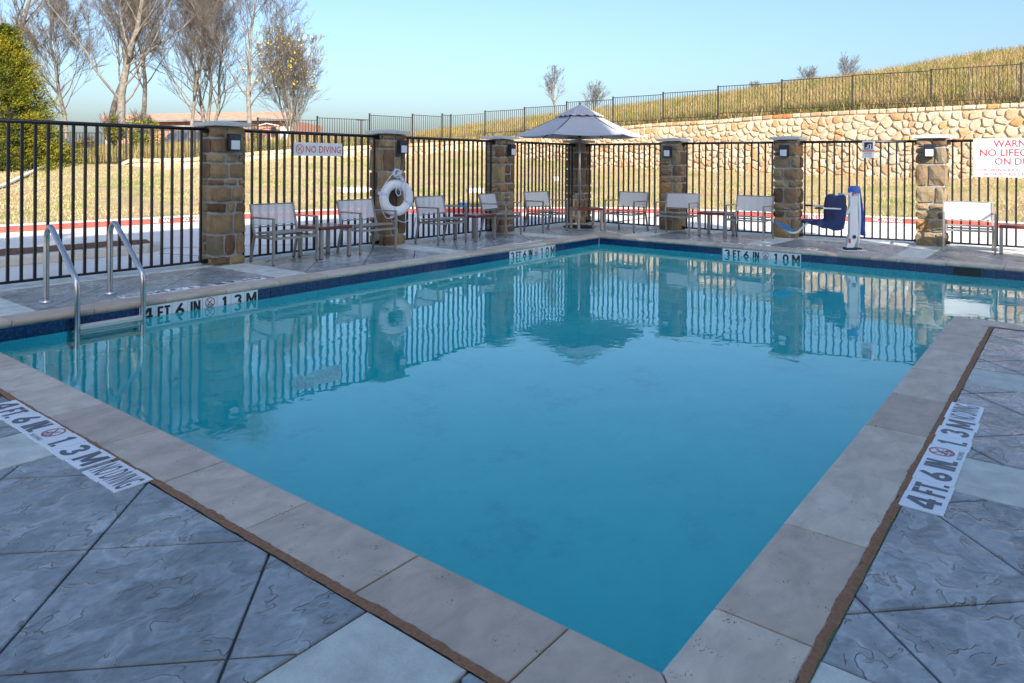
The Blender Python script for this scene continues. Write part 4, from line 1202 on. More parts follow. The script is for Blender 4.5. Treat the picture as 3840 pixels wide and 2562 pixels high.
# hillside behind the wall
CR = tab([(-2500, 575), (0, 575), (700, 556), (1190, 545), (1386, 538), (1590, 512), (1760, 478), (1970, 452), (2300, 412), (2487, 388), (2693, 362), (2971, 318), (3268, 282), (3566, 228), (3700, 205), (3840, 192), (4300, 150), (5400, 80)])
V = []; NH = 26
def hill_pt(u, t_):
    zd = ip(WD, u); A = at(u, ip(WT, u), zd + .22); zc = zd + 13
    B = at(u, ip(CR, u), zc)
    p = A + (B - A) * t_; p[2] = A[2] + (B[2] - A[2]) * (t_ ** .9)
    return p
for u in us:
    p0 = hill_pt(u, 0)
    q0 = p0.copy(); q0[2] -= 1.2; V.append(q0)
    for j in range(NH + 1):
        t_ = j / NH; p = hill_pt(u, t_)
        if j: p[2] += .12 * math.sin(p[0] * .8) * math.sin(p[1] * .7) * min(1, t_ * 4)
        V.append(p)
    B = hill_pt(u, 1); d = B - CO; d[2] = 0; d /= np.linalg.norm(d)
    for r_, zz in ((4, B[2] * .985), (12, B[2] * .8), (60, -1.0), (400, -3.0), (2200, -6.0)):
        q = B + d * r_; q[2] = zz; V.append(q)
V = np.array(V); K_ = NH + 2 + 5
Fc = np.array([(i * K_ + j, (i + 1) * K_ + j, (i + 1) * K_ + j + 1, i * K_ + j + 1) for i in range(nU - 1) for j in range(K_ - 1)])
hill = link("hillside", arrmesh("hillside", V, Fc, M['hill'], True)); hill['kind'] = 'structure'
gm = MB(); gm.add([(-2500, -2500, -6.2), (2500, -2500, -6.2), (2500, 2500, -6.2), (-2500, 2500, -6.2)], [(0, 1, 2, 3)])
gm.build("distant_ground", M['soil'])['kind'] = 'structure'

# grass blades
def blades(pts, hmin, hmax, wd, mat, name, label, spread=.35, seg2=False, cat="grass"):
    n = len(pts); h = RNG.uniform(hmin, hmax, n); a = RNG.uniform(0, 2 * np.pi, n)
    lx = RNG.normal(0, spread, n) * h; ly = RNG.normal(0, spread, n) * h
    dx = np.cos(a) * wd / 2; dy = np.sin(a) * wd / 2
    z = np.zeros(n); P = pts
    b0 = P + np.stack([-dx, -dy, z - .01], 1); b1 = P + np.stack([dx, dy, z - .01], 1)
    if not seg2:
        tp = P + np.stack([lx, ly, h], 1)
        V = np.stack([b0, b1, tp], 1).reshape(-1, 3); F = np.arange(3 * n).reshape(-1, 3)
    else:
        m0 = P + np.stack([lx * .35 - dx * .8, ly * .35 - dy * .8, h * .6], 1); m1 = P + np.stack([lx * .35 + dx * .8, ly * .35 + dy * .8, h * .6], 1)
        tp = P + np.stack([lx, ly, h], 1); tq = tp + np.stack([dx * .3, dy * .3, z], 1)
        V = np.stack([b0, b1, m1, m0, tp, tq], 1).reshape(-1, 3); i6 = np.arange(n)[:, None] * 6
        F = np.concatenate([i6 + np.array([[0, 1, 2, 3]]), i6 + np.array([[3, 2, 5, 4]])])
    o = link(name, arrmesh(name, V, F, mat)); o['kind'] = 'stuff'; o['label'] = label; o['category'] = cat
    return o
def scatter(fn, n, u0, u1, t0, t1, clump=.0, grow=1.0):
    out = []
    U = RNG.uniform(u0, u1, n); T = t0 + (t1 - t0) * RNG.uniform(0, 1, n) ** grow
    for u, t_ in zip(U, T):
        out.append(fn(u, t_))
    P = np.array(out); 
    if clump: P[:, :2] += RNG.normal(0, clump, (len(P), 2))
    return P
def rep(P, k, s): Q = np.repeat(P, k, 0); Q[:, :2] += RNG.normal(0, s, (len(Q), 2)); return Q
blades(rep(scatter(lawn_pt, 9000, -300, 4100, .01, .99), 7, .10), .025, .075, .016, M['blade'], "lawn_grass", "short dry yellow and green grass on the bank behind the drive")
blades(rep(scatter(hill_pt, 19000, -300, 4200, .0, 1.0, grow=.8), 7, .16), .12, .42, .015, M['tall'], "hillside_grass", "tall dry golden grass covering the hillside above the stone wall", .30, True)
blades(rep(scatter(hill_pt, 1600, 1000, 4200, .0, .10), 6, .12), .1, .35, .016, M['tall'], "wall_top_grass", "greener grass tufts along the top of the stone wall", .4, True)
blades(rep(scatter(hill_pt, 3600, -300, 1700, .0, .6), 6, .14), .2, .62, .012, M['tall'], "fence_line_grass", "tall dry grass along the upper fence on the left", .2, True)

# ------------------------------------------------------------------ retaining wall
uw = np.arange(455, 4320, 6.0)
PA = np.array([at(u, ip(WB, u), ip(WD, u)) for u in uw]); PT = np.array([at(u, ip(WT, u), ip(WD, u)) for u in uw])
s_arc = np.concatenate([[0], np.cumsum(np.linalg.norm(np.diff(PA[:, :2], axis=0), axis=1))])
Z0 = PA[:, 2] - .12; Z1 = PT[:, 2]
def wall_xy(s_):
    x_ = np.interp(s_, s_arc, PA[:, 0]); y_ = np.interp(s_, s_arc, PA[:, 1])
    e_ = .8; dx = np.interp(s_ + e_, s_arc, PA[:, 0]) - np.interp(s_ - e_, s_arc, PA[:, 0]); dy = np.interp(s_ + e_, s_arc, PA[:, 1]) - np.interp(s_ - e_, s_arc, PA[:, 1])
    L_ = math.hypot(dx, dy) or 1; n = (dy / L_, -dx / L_)       # towards the pool
    if (n[0] * (CO[0] - x_) + n[1] * (CO[1] - y_)) < 0: n = (-n[0], -n[1])
    return x_, y_, n
wall = thing("retaining_wall", "long sand coloured rubble stone retaining wall below the hillside fence", "stone wall", (float(PA[-80, 0]), float(PA[-80, 1]), 0))
wall.location = (0, 0, 0)
SS = np.arange(0, s_arc[-1], .5); v = []; f = []
for s_ in SS:
    x_, y_, n = wall_xy(s_); za = np.interp(s_, s_arc, Z0); zt = np.interp(s_, s_arc, Z1)
    v += [(x_, y_, za - .3), (x_, y_, zt), (x_ - n[0] * .3, y_ - n[1] * .3, zt), (x_ - n[0] * .3, y_ - n[1] * .3, za - .3)]
for i in range(len(SS) - 1):
    for a, b_ in ((0, 1), (1, 2)): f.append((4 * i + a, 4 * i + 4 + a, 4 * i + 4 + b_, 4 * i + b_))
MB().add(v, f).build("mortar", M['wmortar'], wall)
sites = []
s_ = 0.0
while s_ < s_arc[-1]:
    za = float(np.interp(s_, s_arc, Z0)); zt = float(np.interp(s_, s_arc, Z1)) - .15
    z_ = zt - .15 + random.uniform(-.05, .03)
    while z_ > za - .1:
        sites.append((s_ + random.uniform(-.13, .13), z_ + random.uniform(-.06, .06))); z_ -= random.uniform(.15, .31)
    s_ += random.uniform(.18, .36)
sites = np.array(sites)
stones = []
for i, (sx, sz) in enumerate(sites):
    d = (sites[:, 0] - sx) ** 2 + ((sites[:, 1] - sz) * 1.25) ** 2
    nb = np.argsort(d)[1:16]
    ph = [(sx - .45, sz - .35), (sx + .45, sz - .35), (sx + .45, sz + .35), (sx - .45, sz + .35)]
    for k in nb:
        qx, qz = sites[k]; a = qx - sx; b_ = qz - sz
        ph = clip(ph, a, b_, a * (sx + qx) / 2 + b_ * (sz + qz) / 2)
        if len(ph) < 3: break
    if len(ph) < 3: continue
    zt = float(np.interp(sx, s_arc, Z1)) - .145; za = float(np.interp(sx, s_arc, Z0)) - .05
    ph = clip(ph, 0, 1, zt); ph = clip(ph, 0, -1, -za) if len(ph) > 2 else ph
    if len(ph) < 3 or area(ph) < .006: continue
    ph = inset(ph, .016)
    if len(ph) < 3: continue
    # round corners
    q = []
    for k in range(len(ph)):
        a, b_, c = ph[k - 1], ph[k], ph[(k + 1) % len(ph)]
        q.append((b_[0] * .74 + a[0] * .26, b_[1] * .74 + a[1] * .26)); q.append((b_[0] * .74 + c[0] * .26, b_[1] * .74 + c[1] * .26))
    stones.append((q, False))
s_ = 0.0; red_at = [bearing_u for bearing_u in (2895, 2925, 2955)]
def s_of_u(u): return float(np.interp(u, uw, s_arc))
reds = [s_of_u(u) for u in red_at]
while s_ < s_arc[-1] - .4:
    L_ = random.uniform(.2, .4); zt = float(np.interp(s_ + L_ / 2, s_arc, Z1)); z0 = float(np.interp(s_, s_arc, Z1)); z1 = float(np.interp(s_ + L_, s_arc, Z1)); h_ = random.uniform(.115, .14)
    q = [(s_ + .02, z0 - h_), (s_ + L_ - .02, z1 - h_), (s_ + L_ - .01, z1 - h_ + .03), (s_ + L_ - .01, z1 - .02), (s_ + L_ - .04, z1 + .012), (s_ + .04, z0 + .012), (s_ + .01, z0 - .02), (s_ + .01, z0 - h_ + .03)]
    stones.append((q, any(abs(s_ + L_ / 2 - r_) < .17 for r_ in reds))); s_ += L_
def stone_geo(q, mb):
    n = len(q); cx_ = sum(p[0] for p in q) / n; cz_ = sum(p[1] for p in q) / n
    x_, y_, nn_ = wall_xy(cx_); tx, ty = -nn_[1], nn_[0]
    # orient tangent along +s
    xe, ye, _ = wall_xy(cx_ + .3)
    if (xe - x_) * tx + (ye - y_) * ty < 0: tx, ty = -tx, -ty
    dep = random.uniform(.035, .075); v = []
    for d, sc in ((-.02, 1.0), (dep * .65, .97), (dep, .80)):
        for p in q:
            a = cx_ + (p[0] - cx_) * sc - cx_; z_ = cz_ + (p[1] - cz_) * sc; dd_ = d + (random.uniform(-.008, .008) if d > 0 else 0)
            v.append((x_ + tx * a + nn_[0] * dd_, y_ + ty * a + nn_[1] * dd_, z_))
    dd_ = dep + random.uniform(-.004, .014); v.append((x_ + nn_[0] * dd_, y_ + nn_[1] * dd_, cz_))
    f = [(i + r * n, (i + 1) % n + r * n, (i + 1) % n + (r + 1) * n, i + (r + 1) * n) for r in range(2) for i in range(n)] + [(2 * n + i, 2 * n + (i + 1) % n, 3 * n) for i in range(n)]
    mb.add(v, f)
def shown(q):
    cx_ = sum(p[0] for p in q[0]) / len(q[0]); x_, y_, _ = wall_xy(cx_); u = bearing((x_, y_)); d = (np.array([x_, y_]) - CO[:2]) @ FV[:2]
    return (area(q[0]) / d ** 2) if 0 < u < 3850 else 0
stones.sort(key=shown, reverse=True)
rest = MB()
for i, (q, red) in enumerate(stones):
    if i < 290 or red:
        mb = MB(); stone_geo(q, mb); mb.build("stone", M['rst'] if red else M['wst'], wall)
    else: stone_geo(q, rest)
ro = rest.build("far_stones", M['wst_i'], wall); ro['kind'] = 'stuff'

# ------------------------------------------------------------------ upper fence
ufn = thing("upper_fence", "long black picket fence stepping up along the top of the stone retaining wall", "fence", (0, 0, 0))
posts = [(-40, 0), (217, 494), (474, 482), (732, 458), (967, 442), (1190, 437), (1386, 427), (1547, 428), (1658, 427), (1691, 430), (1819, 416), (1967, 403), (2125, 382), (2299, 364), (2487, 347), (2693, 323), (2932, 300), (3197, 282), (3492, 261), (3829, 237), (4250, 208)]
rails = {217: (498, 500), 474: (487, 490), 732: (465, 468), 967: (446, 452), 1190: (442, 450), 1386: (432, 441), 1547: (431, 438), 1658: (431, 434), 1691: (434, 426), 1819: (419, 410), 1967: (405, 395), 2125: (384, 374), 2299: (367, 355), 2487: (350, 337), 2693: (325, 311), 2932: (303, 286), 3197: (283, 266), 3492: (262, 241), 3829: (239, 213)}
post_pts = {}
for u, v_ in posts[1:]:
    dz = ip(WD, u) + .18; tp = at(u, v_, dz)
    bz = at(u, ip(WT, u), dz)[2] - .05; bz = min(bz, tp[2] - 1.12)
    post_pts[u] = (tp, dz)
    MB().bbox(-.026, -.026, bz - tp[2] - .3, .026, .026, 0, .004).build("post", M['farfence'], ufn, loc=tuple(tp))
    MB().bbox(-.032, -.032, 0, .032, .032, .02, .006).build("post_cap", M['farfence'], ufn, loc=tuple(tp))
upick = MB().box(-.0085, -.0085, -1.06, .0085, .0085, 0).data("picket", M['farfence'])
npk = 0
farp = MB()
for i in range(1, len(posts) - 1):
    ua, ubb = posts[i][0], posts[i + 1][0]
    va, vb = rails[ua]; A = at(ua, va, post_pts[ua][1]); B = at(ubb, vb, post_pts[ubb][1])
    L_ = np.linalg.norm((B - A)[:2]); n = {1547: 14, 1658: 5}.get(ua, min(22, max(3, round(L_ / .112))))
    for off in (0.0, -1.045):
        MB().bar(tuple(A + np.array([0, 0, off])), tuple(B + np.array([0, 0, off])), .024, .026).build("rail", M['farfence'], ufn)
    for k in range(1, n):
        p = A + (B - A) * k / n
        if ua >= 967 and npk < 299 and ua < 3829: link("picket", upick, ufn, tuple(p)); npk += 1
        else: farp.box(p[0] - .0085, p[1] - .0085, p[2] - 1.06, p[0] + .0085, p[1] + .0085, p[2])
farp.build("remaining_pickets", M['farfence'], ufn)['kind'] = 'stuff'

# ------------------------------------------------------------------ trees
def grow_tree(seed, H, spread, r0, stems=1, levels=5, lean=.0, up=.55, clear=.18, dens=1.0, limb=.66):
    rs = np.random.default_rng(seed); segs = []; tips = []
    def branch(p, d, L_, r, lv, trunk=False):
        n = max(2, int(L_ / (.5 if lv == 0 else .32))) if lv < 3 else 2
        n = min(n, 9)
        pts = [p]; rad = [r]; dirs = [d]
        for i in range(n):
            j = .07 if lv == 0 else .13
            d = d + rs.normal(0, j, 3); 
            if lv > 0: d[2] += up * .20
            d /= np.linalg.norm(d); p = p + d * L_ / n; rr = r * (1 - .8 * (i + 1) / n) if lv else r * (1 - .72 * (i + 1) / n)
            segs.append((pts[-1], p, rad[-1], max(rr, .0038), lv)); pts.append(p); rad.append(max(rr, .0038)); dirs.append(d)
        tips.append(p)
        if lv >= levels: return
        nc = [20, 9, 6, 4, 3, 3][lv]; nc = int(round(nc * dens * rs.uniform(.85, 1.15)))
        for c in range(nc):
            t_ = (clear + (1 - clear) * ((c + rs.uniform(0, 1)) / nc)) if lv == 0 else rs.uniform(.18, 1.0)
            k = min(int(t_ * n), n - 1); fr_ = t_ * n - k; q = pts[k] + (pts[k + 1] - pts[k]) * fr_; dd = dirs[k + 1]
            az = rs.uniform(0, 2 * np.pi) if lv else c * 2.4 + rs.uniform(-.5, .5)
            perp = np.array([np.cos(az), np.sin(az), 0]); perp = perp - dd * (perp @ dd); perp /= (np.linalg.norm(perp) + 1e-9)
            an = rs.uniform(.28, .62) if lv else (1.0 - .5 * t_) * spread
            nd_ = dd * math.cos(an) + perp * math.sin(an)
            if lv == 0: ln = L_ * limb * (1 - .6 * t_) * rs.uniform(.8, 1.15)
            else: ln = L_ * rs.uniform(.35, .62) * (1.15 - .4 * t_)
            rr = rad[k] * (rs.uniform(.28, .46) if lv == 0 else rs.uniform(.42, .6))
            branch(q, nd_, ln, max(rr, .0045), lv + 1)
    for s_ in range(stems):
        a = s_ * 2 * np.pi / stems + rs.uniform(-.4, .4); tilt = 0 if stems == 1 else rs.uniform(.12, .30)
        d = np.array([math.cos(a) * tilt + lean, math.sin(a) * tilt, 1.0]); d /= np.linalg.norm(d)
        branch(np.array([.0 if stems == 1 else math.cos(a) * r0 * .6, .0 if stems == 1 else math.sin(a) * r0 * .6, 0.0]), d, H * rs.uniform(.86, 1.0), r0 * (1 if stems == 1 else rs.uniform(.6, .85)), 0)
    return segs, tips
def tubes(segs, k):
    P0 = np.array([s[0] for s in segs]); P1 = np.array([s[1] for s in segs]); R0 = np.array([s[2] for s in segs]); R1 = np.array([s[3] for s in segs])
    d = P1 - P0; d /= np.linalg.norm(d, axis=1)[:, None] + 1e-9
    up = np.where(np.abs(d[:, 2:3]) < .9, np.array([[0, 0, 1.0]]), np.array([[1.0, 0, 0]]))
    r = np.cross(d, up); r /= np.linalg.norm(r, axis=1)[:, None] + 1e-9; u = np.cross(r, d)
    a = np.arange(k) * 2 * np.pi / k
    ring = r[:, None, :] * np.cos(a)[None, :, None] + u[:, None, :] * np.sin(a)[None, :, None]
    V = np.concatenate([P0[:, None] + ring * R0[:, None, None], P1[:, None] + ring * R1[:, None, None]], 1).reshape(-1, 3)
    b_ = np.arange(len(segs))[:, None] * 2 * k; F = []
    for i in range(k):
        j = (i + 1) % k; F.append(b_ + np.array([[i, j, k + j, k + i]]))
    return V, np.concatenate(F)
def bare_tree(label, u, vbase, depth, H, group="bare winter trees beyond the fence", cat="tree", name="bare_tree", leaves=0, leafpart=None, minr=0.0, **k):
    p = at(u, vbase, depth); t_ = thing(name, label, cat, tuple(p), random.uniform(0, 6), group)
    segs, tips = grow_tree(int(u) + 5, H, **k)
    big = [s for s in segs if s[4] == 0]; mid = [s for s in segs if s[4] in (1,)]; small = [(s[0], s[1], max(s[2], minr), max(s[3], minr * .8), s[4]) for s in segs if s[4] > 1]
    V, F = tubes(big, 8); link("trunk", arrmesh("trunk", V, F, M['bark'], True), t_)
    V, F = tubes(mid, 5); link("limbs", arrmesh("limbs", V, F, M['bark'], True), t_)
    V, F = tubes(small, 3); link("crown", arrmesh("crown", V, F, M['twig']), t_)
    if leaves:
        T = np.array(tips); z = T[:, 2]; sel = T[(z > H * .55)]
        idx = RNG.integers(0, len(sel), leaves); P = sel[idx] + RNG.normal(0, .05, (leaves, 3))
        add_leaves(P, .055, M['yleaf'], t_, "leaves")
    return t_
def add_leaves(P, s_, mat, parent, nm):
    n = len(P); a = RNG.normal(0, 1, (n, 3)); a /= np.linalg.norm(a, axis=1)[:, None]; b_ = np.cross(a, RNG.normal(0, 1, (n, 3))); b_ /= np.linalg.norm(b_, axis=1)[:, None]
    sz = RNG.uniform(.6, 1.3, n)[:, None] * s_
    V = np.stack([P - a * sz, P + b_ * sz * .5, P + a * sz, P - b_ * sz * .5], 1).reshape(-1, 3)
    link(nm, arrmesh(nm, V, np.arange(4 * n).reshape(-1, 4), mat), parent)
bare_tree("largest bare tree with a thick pale trunk left of the first pillar", 455, 520, 31, 8.8, spread=.8, limb=.78, r0=.18, dens=1.05, levels=5, clear=.12, minr=.0042)
bare_tree("tall bare tree with a slim dark trunk just left of the largest one", 403, 520, 37, 9.0, spread=.6, r0=.17, levels=4, clear=.35, minr=.005)
bare_tree("bare tree with a straight trunk just right of the largest one", 530, 520, 37, 8.0, spread=.85, limb=.8, r0=.14, levels=4, clear=.3, minr=.005)
bare_tree("thin bare tree right beside the cedar", 250, 520, 33, 5.6, spread=.95, r0=.10, levels=4, clear=.2, minr=.0045, dens=1.15)
bare_tree("tall bare tree rising behind the cedar at the left edge", 62, 530, 33, 9.0, spread=.95, limb=.85, r0=.17, levels=5, clear=.3, minr=.004, dens=.75)
bare_tree("slim bare tree with one straight trunk left of the first pillar cap", 717, 520, 33, 6.2, spread=.8, limb=.75, r0=.09, levels=4, clear=.15, minr=.0045, dens=1.15)
bare_tree("bare tree with several dark stems above the first pillar", 780, 520, 34, 5.8, spread=.85, limb=.8, r0=.14, stems=3, levels=4, clear=.15, minr=.004, dens=.75)
bare_tree("forked bare tree with a pale trunk right of the first pillar", 935, 525, 32, 6.6, spread=.85, limb=.8, r0=.12, levels=5, clear=.2, minr=.0036, dens=.85)
bare_tree("many-stemmed tree with scattered yellow leaves", 1095, 545, 33, 4.6, spread=.5, r0=.07, stems=6, levels=4, clear=.1, minr=.0042, leaves=1100, name="yellow_leaved_tree", dens=.75)
bare_tree("small bare tree with an old nest on the skyline left of the umbrella top", 2080, 440, 46, 2.9, spread=.75, r0=.08, levels=4, clear=.25, minr=.0045, dens=.75, group="bare trees on the skyline")
bare_tree("low bare bush on the skyline just right of the umbrella finial", 2230, 430, 47, 1.9, spread=.9, r0=.04, stems=5, levels=3, clear=.1, dens=.6, minr=.0045, group="bare trees on the skyline", name="bare_bush", cat="bush")
bare_tree("largest bare bush on the right hillside crest", 3180, 315, 37.5, 1.3, spread=.7, r0=.018, stems=5, levels=2, dens=.8, clear=.1, minr=.0045, group="bare bushes on the hillside crest", name="bare_bush", cat="bush")
bare_tree("middle bare bush on the right hillside crest", 3030, 328, 38.5, 1.0, spread=.6, r0=.018, stems=5, levels=2, dens=.8, clear=.1, minr=.0045, group="bare bushes on the hillside crest", name="bare_bush", cat="bush")
bare_tree("leftmost faint bare bush on the hillside crest", 2830, 358, 40, .7, spread=.6, r0=.018, stems=5, levels=2, dens=.8, clear=.1, minr=.0045, group="bare bushes on the hillside crest", name="bare_bush", cat="bush")
# cedar
cp = at(-30, 640, 24.5)
ce = thing("cedar_tree", "dense golden-green cedar tree at the left edge", "tree", (float(cp[0]), float(cp[1]), float(cp[2]) - .1))
MB().tube([(0, 0, 0), (.03, 0, 2), (0, .03, 4.4)], [.16, .1, .03], 8).build("trunk", M['bark'], ce, smooth=True)
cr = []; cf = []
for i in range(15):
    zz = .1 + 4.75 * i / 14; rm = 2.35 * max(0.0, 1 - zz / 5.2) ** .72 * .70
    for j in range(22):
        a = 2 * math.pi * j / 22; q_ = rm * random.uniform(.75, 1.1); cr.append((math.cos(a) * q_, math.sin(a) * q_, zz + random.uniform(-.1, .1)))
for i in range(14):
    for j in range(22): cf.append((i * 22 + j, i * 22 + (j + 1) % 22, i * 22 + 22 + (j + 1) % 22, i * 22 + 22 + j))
MB().add(cr, cf).build("dark_core", M['core'], ce)  # dark cone filling the crown, coloured as its shaded interior
NCl = 900; Pc = []
for i in range(NCl):
    q = i / NCl; zz = .15 + 4.85 * q ** 1.05; rmax = 2.35 * (1 - zz / 5.2) ** .72 * (.92 + .14 * math.sin(i * .7)) + .05
    a = i * 2.39996 + random.uniform(-.3, .3); rmax *= random.uniform(.86, 1.10); r_ = rmax * (1 - .34 * random.random() ** 1.3)
    c = np.array([math.cos(a) * r_, math.sin(a) * r_, zz]); m_ = 95
    sp = RNG.normal(0, 1, (m_, 3)) * np.array([.13, .13, .06])
    out_ = np.array([math.cos(a), math.sin(a), .35]); tt = RNG.uniform(-.2, .28, m_)[:, None]
    Pc.append(c + sp + out_ * tt)
Pc = np.concatenate(Pc)
n = len(Pc); az = np.arctan2(Pc[:, 1], Pc[:, 0]) + RNG.normal(0, .6, n); el = RNG.normal(.45, .4, n)
dv = np.stack([np.cos(az) * np.cos(el), np.sin(az) * np.cos(el), np.sin(el)], 1); sd_ = np.cross(dv, RNG.normal(0, 1, (n, 3))); sd_ /= np.linalg.norm(sd_, axis=1)[:, None]
L3 = RNG.uniform(.05, .12, n)[:, None]; V = np.stack([Pc - sd_ * .016, Pc + sd_ * .016, Pc + dv * L3], 1).reshape(-1, 3)
link("crown", arrmesh("crown", V, np.arange(3 * n).reshape(-1, 3), M['cedar']), ce)
# shrubs
def shrub(label, u, vb, depth, rw, rh, n, mat, twigs=True, stems=4):
    p = at(u, vb, depth); t_ = thing("shrub", label, "shrub", tuple(p), 0, "shrubs along the upper fence")
    a = RNG.normal(0, 1, (n, 3)); a /= np.linalg.norm(a, axis=1)[:, None]; r_ = RNG.uniform(.2, 1, n)[:, None] ** .5
    cl = RNG.normal(0, 1, (24, 3)); cl /= np.linalg.norm(cl, axis=1)[:, None]; cl *= RNG.uniform(.4, .9, (24, 1))
    P = cl[RNG.integers(0, 24, n)] + a * r_ * .32
    P = P * np.array([rw, rw, rh / 2]) + np.array([0, 0, rh * .55]); P = P[P[:, 2] > 0]
    add_leaves(P, .045, mat, t_, "foliage")
    segs, _ = grow_tree(int(u), rh * .95, .6, .03, stems=stems, levels=2, clear=.1)
    V, F = tubes([(s[0], s[1], max(s[2], .006), max(s[3], .005), 0) for s in segs], 3); link("stems", arrmesh("stems", V, F, M['twig']), t_)
shrub("green shrub at the foot of the largest bare tree", 425, 560, 30, .45, 1.35, 2600, M['cedar'])
shrub("yellow and green shrub right of the largest bare tree", 535, 570, 29.5, .85, 1.5, 3600, M['shrub'])
shrub("sparse yellow shrub left of the largest bare tree", 320, 590, 28, .5, .8, 900, M['shrub'])
shrub("small yellow-green shrub in front of the brick building right of the first pillar", 960, 560, 31, .35, .8, 800, M['shrub'])

# ------------------------------------------------------------------ distant brick building, grey roof, light pole
bld = thing("brick_building", "long red brick building with terracotta roof behind the bare trees", "building", (0, 0, 0))
BD = 52.0
def bp(u, v_, d=BD): return Vector(at(u, v_, d))
def quad(nm, mat, a, b_, c, d, th=.15):
    back = Vector(FV) * th
    v = [a, b_, c, d, a + back, b_ + back, c + back, d + back]
    MB().add(v, [(0, 1, 2, 3), (7, 6, 5, 4), (0, 4, 5, 1), (1, 5, 6, 2), (2, 6, 7, 3), (3, 7, 4, 0)]).build(nm, mat, bld)
quad("wall", M['brick'], bp(395, 600), bp(1098, 600), bp(1098, 452), bp(395, 458), 8)
rv = [bp(380, 456, BD - .6), bp(1000, 446, BD - .6), bp(1108, 448, BD - .6), bp(1000, 418, BD + 4.5), bp(380, 432, BD + 4.5), bp(1092, 424, BD + 4.5), bp(380, 456, BD + 10), bp(1108, 448, BD + 10)]
MB().add(rv, [(0, 1, 3, 4), (1, 2, 5, 3), (4, 3, 5, 7, 6)]).build("roof", M['roof'], bld)
MB().bar(bp(380, 457, BD - .65), bp(1000, 447.5, BD - .65), .1, .14).build("gutter", M['groof'], bld)
MB().bar(bp(1000, 447.5, BD - .65), bp(1108, 449.5, BD - .65), .1, .14).build("gutter", M['groof'], bld)
quad("white_band", M['trim'], bp(560, 482, BD - .3), bp(735, 480, BD - .3), bp(735, 471, BD - .3), bp(560, 473, BD - .3))
quad("cream_wall_section", M['trim'], bp(1052, 600, BD - .25), bp(1088, 600, BD - .25), bp(1088, 475, BD - .25), bp(1052, 475, BD - .25))
quad("cream_wall_section", M['trim'], bp(1000, 600, BD - .25), bp(1020, 600, BD - .25), bp(1020, 516, BD - .25), bp(1000, 516, BD - .25))
MB().add([bp(965, 470, BD - .5), bp(1000, 461, BD - .5), bp(1048, 470, BD - .5), bp(1048, 474, BD - .5), bp(1000, 465, BD - .5), bp(965, 474, BD - .5)], [(0, 1, 4, 5), (1, 2, 3, 4)]).build("gable_trim", M['trim'], bld)
for (u_, v_, w_, h_) in ((941, 477, 17, 13), (941, 500, 17, 13), (1016, 476, 17, 16), (1016, 495, 17, 18), (850, 500, 14, 16), (640, 490, 14, 12)):
    quad("window", M['glass'], bp(u_, v_ + h_, BD - .12), bp(u_ + w_, v_ + h_, BD - .12), bp(u_ + w_, v_, BD - .12), bp(u_, v_, BD - .12), .05)
gh = thing("grey_roofed_shed", "low grey shingled shed roof behind the fence left of the first pillar", "shed", (0, 0, 0))
gd = 40.0
MB().add([bp(592, 552, gd), bp(755, 552, gd), bp(755, 492, gd + 2.5), bp(645, 492, gd + 2.5), bp(612, 520, gd + 1.2), bp(755, 552, gd + 5), bp(592, 552, gd + 5)], [(0, 1, 2, 3, 4), (2, 5, 6, 4, 3)]).build("roof", M['groof'], gh)
MB().add([bp(598, 560, gd + .2), bp(750, 560, gd + .2), bp(750, 550, gd + .2), bp(598, 550, gd + .2)], [(0, 1, 2, 3)]).build("fascia", M['black'], gh)
MB().add([bp(600, 640, gd + .4), bp(748, 640, gd + .4), bp(748, 552, gd + .4), bp(600, 552, gd + .4)], [(0, 1, 2, 3)]).build("wall", M['brick'], gh)
lp = thing("light_pole", "distant parking lot light pole with two flat heads left of the second pillar", "lamp post", tuple(at(1353, 640, 70)))
tz = (at(1353, 451, 70) - at(1353, 640, 70))[2]
MB().tube([(0, 0, 0), (0, 0, tz)], [.09, .07], 8).build("pole", M['farfence'], lp)
for s_ in (-1, 1):
    c = Vector(RV) * s_; MB().bar(tuple(c * .03 + Vector((0, 0, tz))), tuple(c * .42 + Vector((0, 0, tz))), .26, .07).build("lamp_head", M['farfence'], lp)

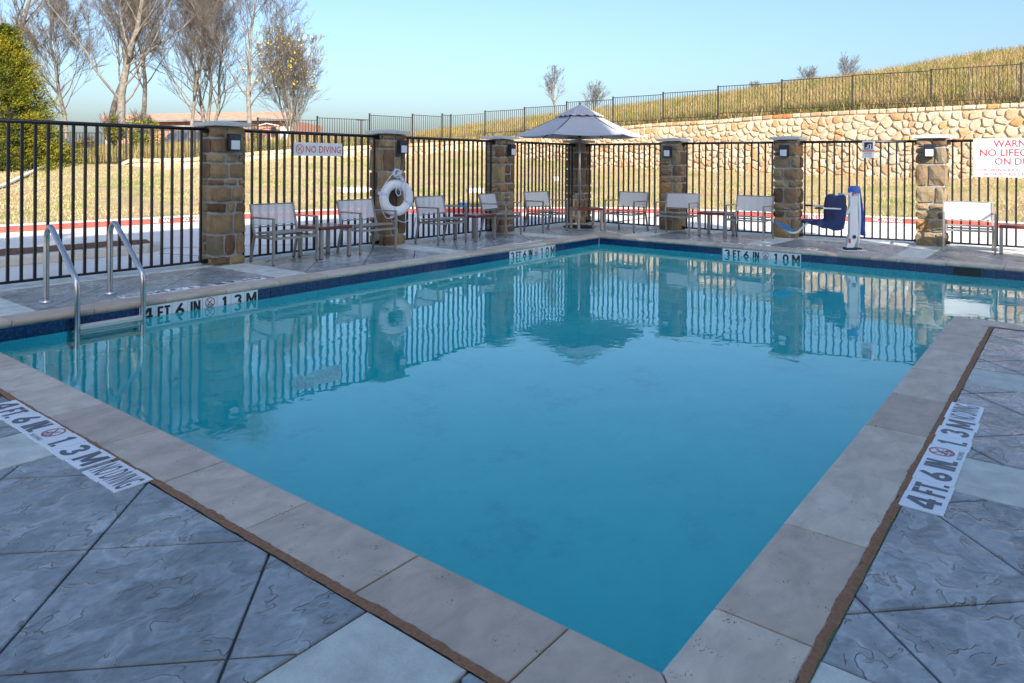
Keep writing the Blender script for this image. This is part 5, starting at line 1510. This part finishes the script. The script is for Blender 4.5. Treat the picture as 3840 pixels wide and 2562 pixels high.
# lawn fixtures
def on_lawn(u, v_):
    lo, hi = 0.0, 1.0
    def vv_(t_):
        p = lawn_pt(u, t_); d = p - CO; z = d @ FV; return V0 - FPX * d[2] / z + (u - 1920) * ROLL
    for _ in range(40):
        m_ = (lo + hi) / 2
        if vv_(m_) > v_: lo = m_
        else: hi = m_
    return lawn_pt(u, lo)
def pad(label, u0, u1, v_, d, name="utility_cover", z=.05):
    a = on_lawn(u0, v_); b_ = on_lawn(u1, v_); m_ = Vector((a + b_) / 2); L_ = np.linalg.norm((b_ - a)[:2])
    o = MB().bbox(-L_ / 2, -d / 2, -.1, L_ / 2, d / 2, z, .01).build(name, M['kerb']); o.location = (m_.x, m_.y, m_.z + .04)
    o.rotation_euler = (0, 0, math.atan2(b_[1] - a[1], b_[0] - a[0])); o['label'] = label; o['category'] = "utility cover"; return o
pad("wide pale concrete cover on the lawn behind the NO DIVING sign", 1262, 1388, 714, .8)
pad("small pale concrete cover on the lawn left of the third pillar", 1752, 1812, 717, .5, z=.06)
pad("tiny white cover on the lawn left of the umbrella pole", 2078, 2100, 676, .3, z=.10)
ub_ = on_lawn(1738, 792)
bxo = MB().bbox(-.09, -.09, 0, .09, .09, .16, .01).build("blue_utility_box", M['bluelt'], label="small light blue utility box on the kerb behind the side table", category="utility box"); bxo.location = (ub_[0], ub_[1], ub_[2] - .02)
pts = [Vector(on_lawn(u_, v_)) + Vector((0, 0, .05)) for u_, v_ in ((-60, 728), (12, 702), (60, 680), (110, 655), (150, 636), (200, 620), (235, 617))]
pp = MB().tube(arc_pts(pts, 4), .055, 8).build("drain_pipe", M['white'], smooth=True); pp['label'] = "white plastic drain pipe lying up the left bank below the cedar"; pp['category'] = "pipe"

# ------------------------------------------------------------------ hotel behind the camera (it throws the pool into shade; unseen wings shaped for that shade)
ht = thing("hotel_building", "stepped stucco hotel building standing behind the viewer and shading the pool", "building", (0, -6, 0))
SLX = .712                     # side walls slanted along the sun to set the shadow edges
for i, (x0, x1, hh) in enumerate(((-14.5, -10.5, 14.55), (-10.46, 1.66, 14.0), (1.70, 3.9, 10.4), (3.94, 6.18, 8.85), (6.22, 7.04, 5.0))):
    d_ = 9
    MB().prism([(x0, 0), (x1, 0), (x1 - SLX * d_, -d_), (x0 - SLX * d_, -d_)], PZ, hh).build("wall", M['stucco'], ht)
    for fl in range(int(hh // 3.2)):
        nwn = int((x1 - x0) / 3.0)
        for k in range(nwn):
            xw = x0 + .8 + k * 3.0
            MB().box(xw, -.02, 1.0 + fl * 3.2, xw + 1.3, .03, 2.5 + fl * 3.2).build("window", M['glass'], ht)
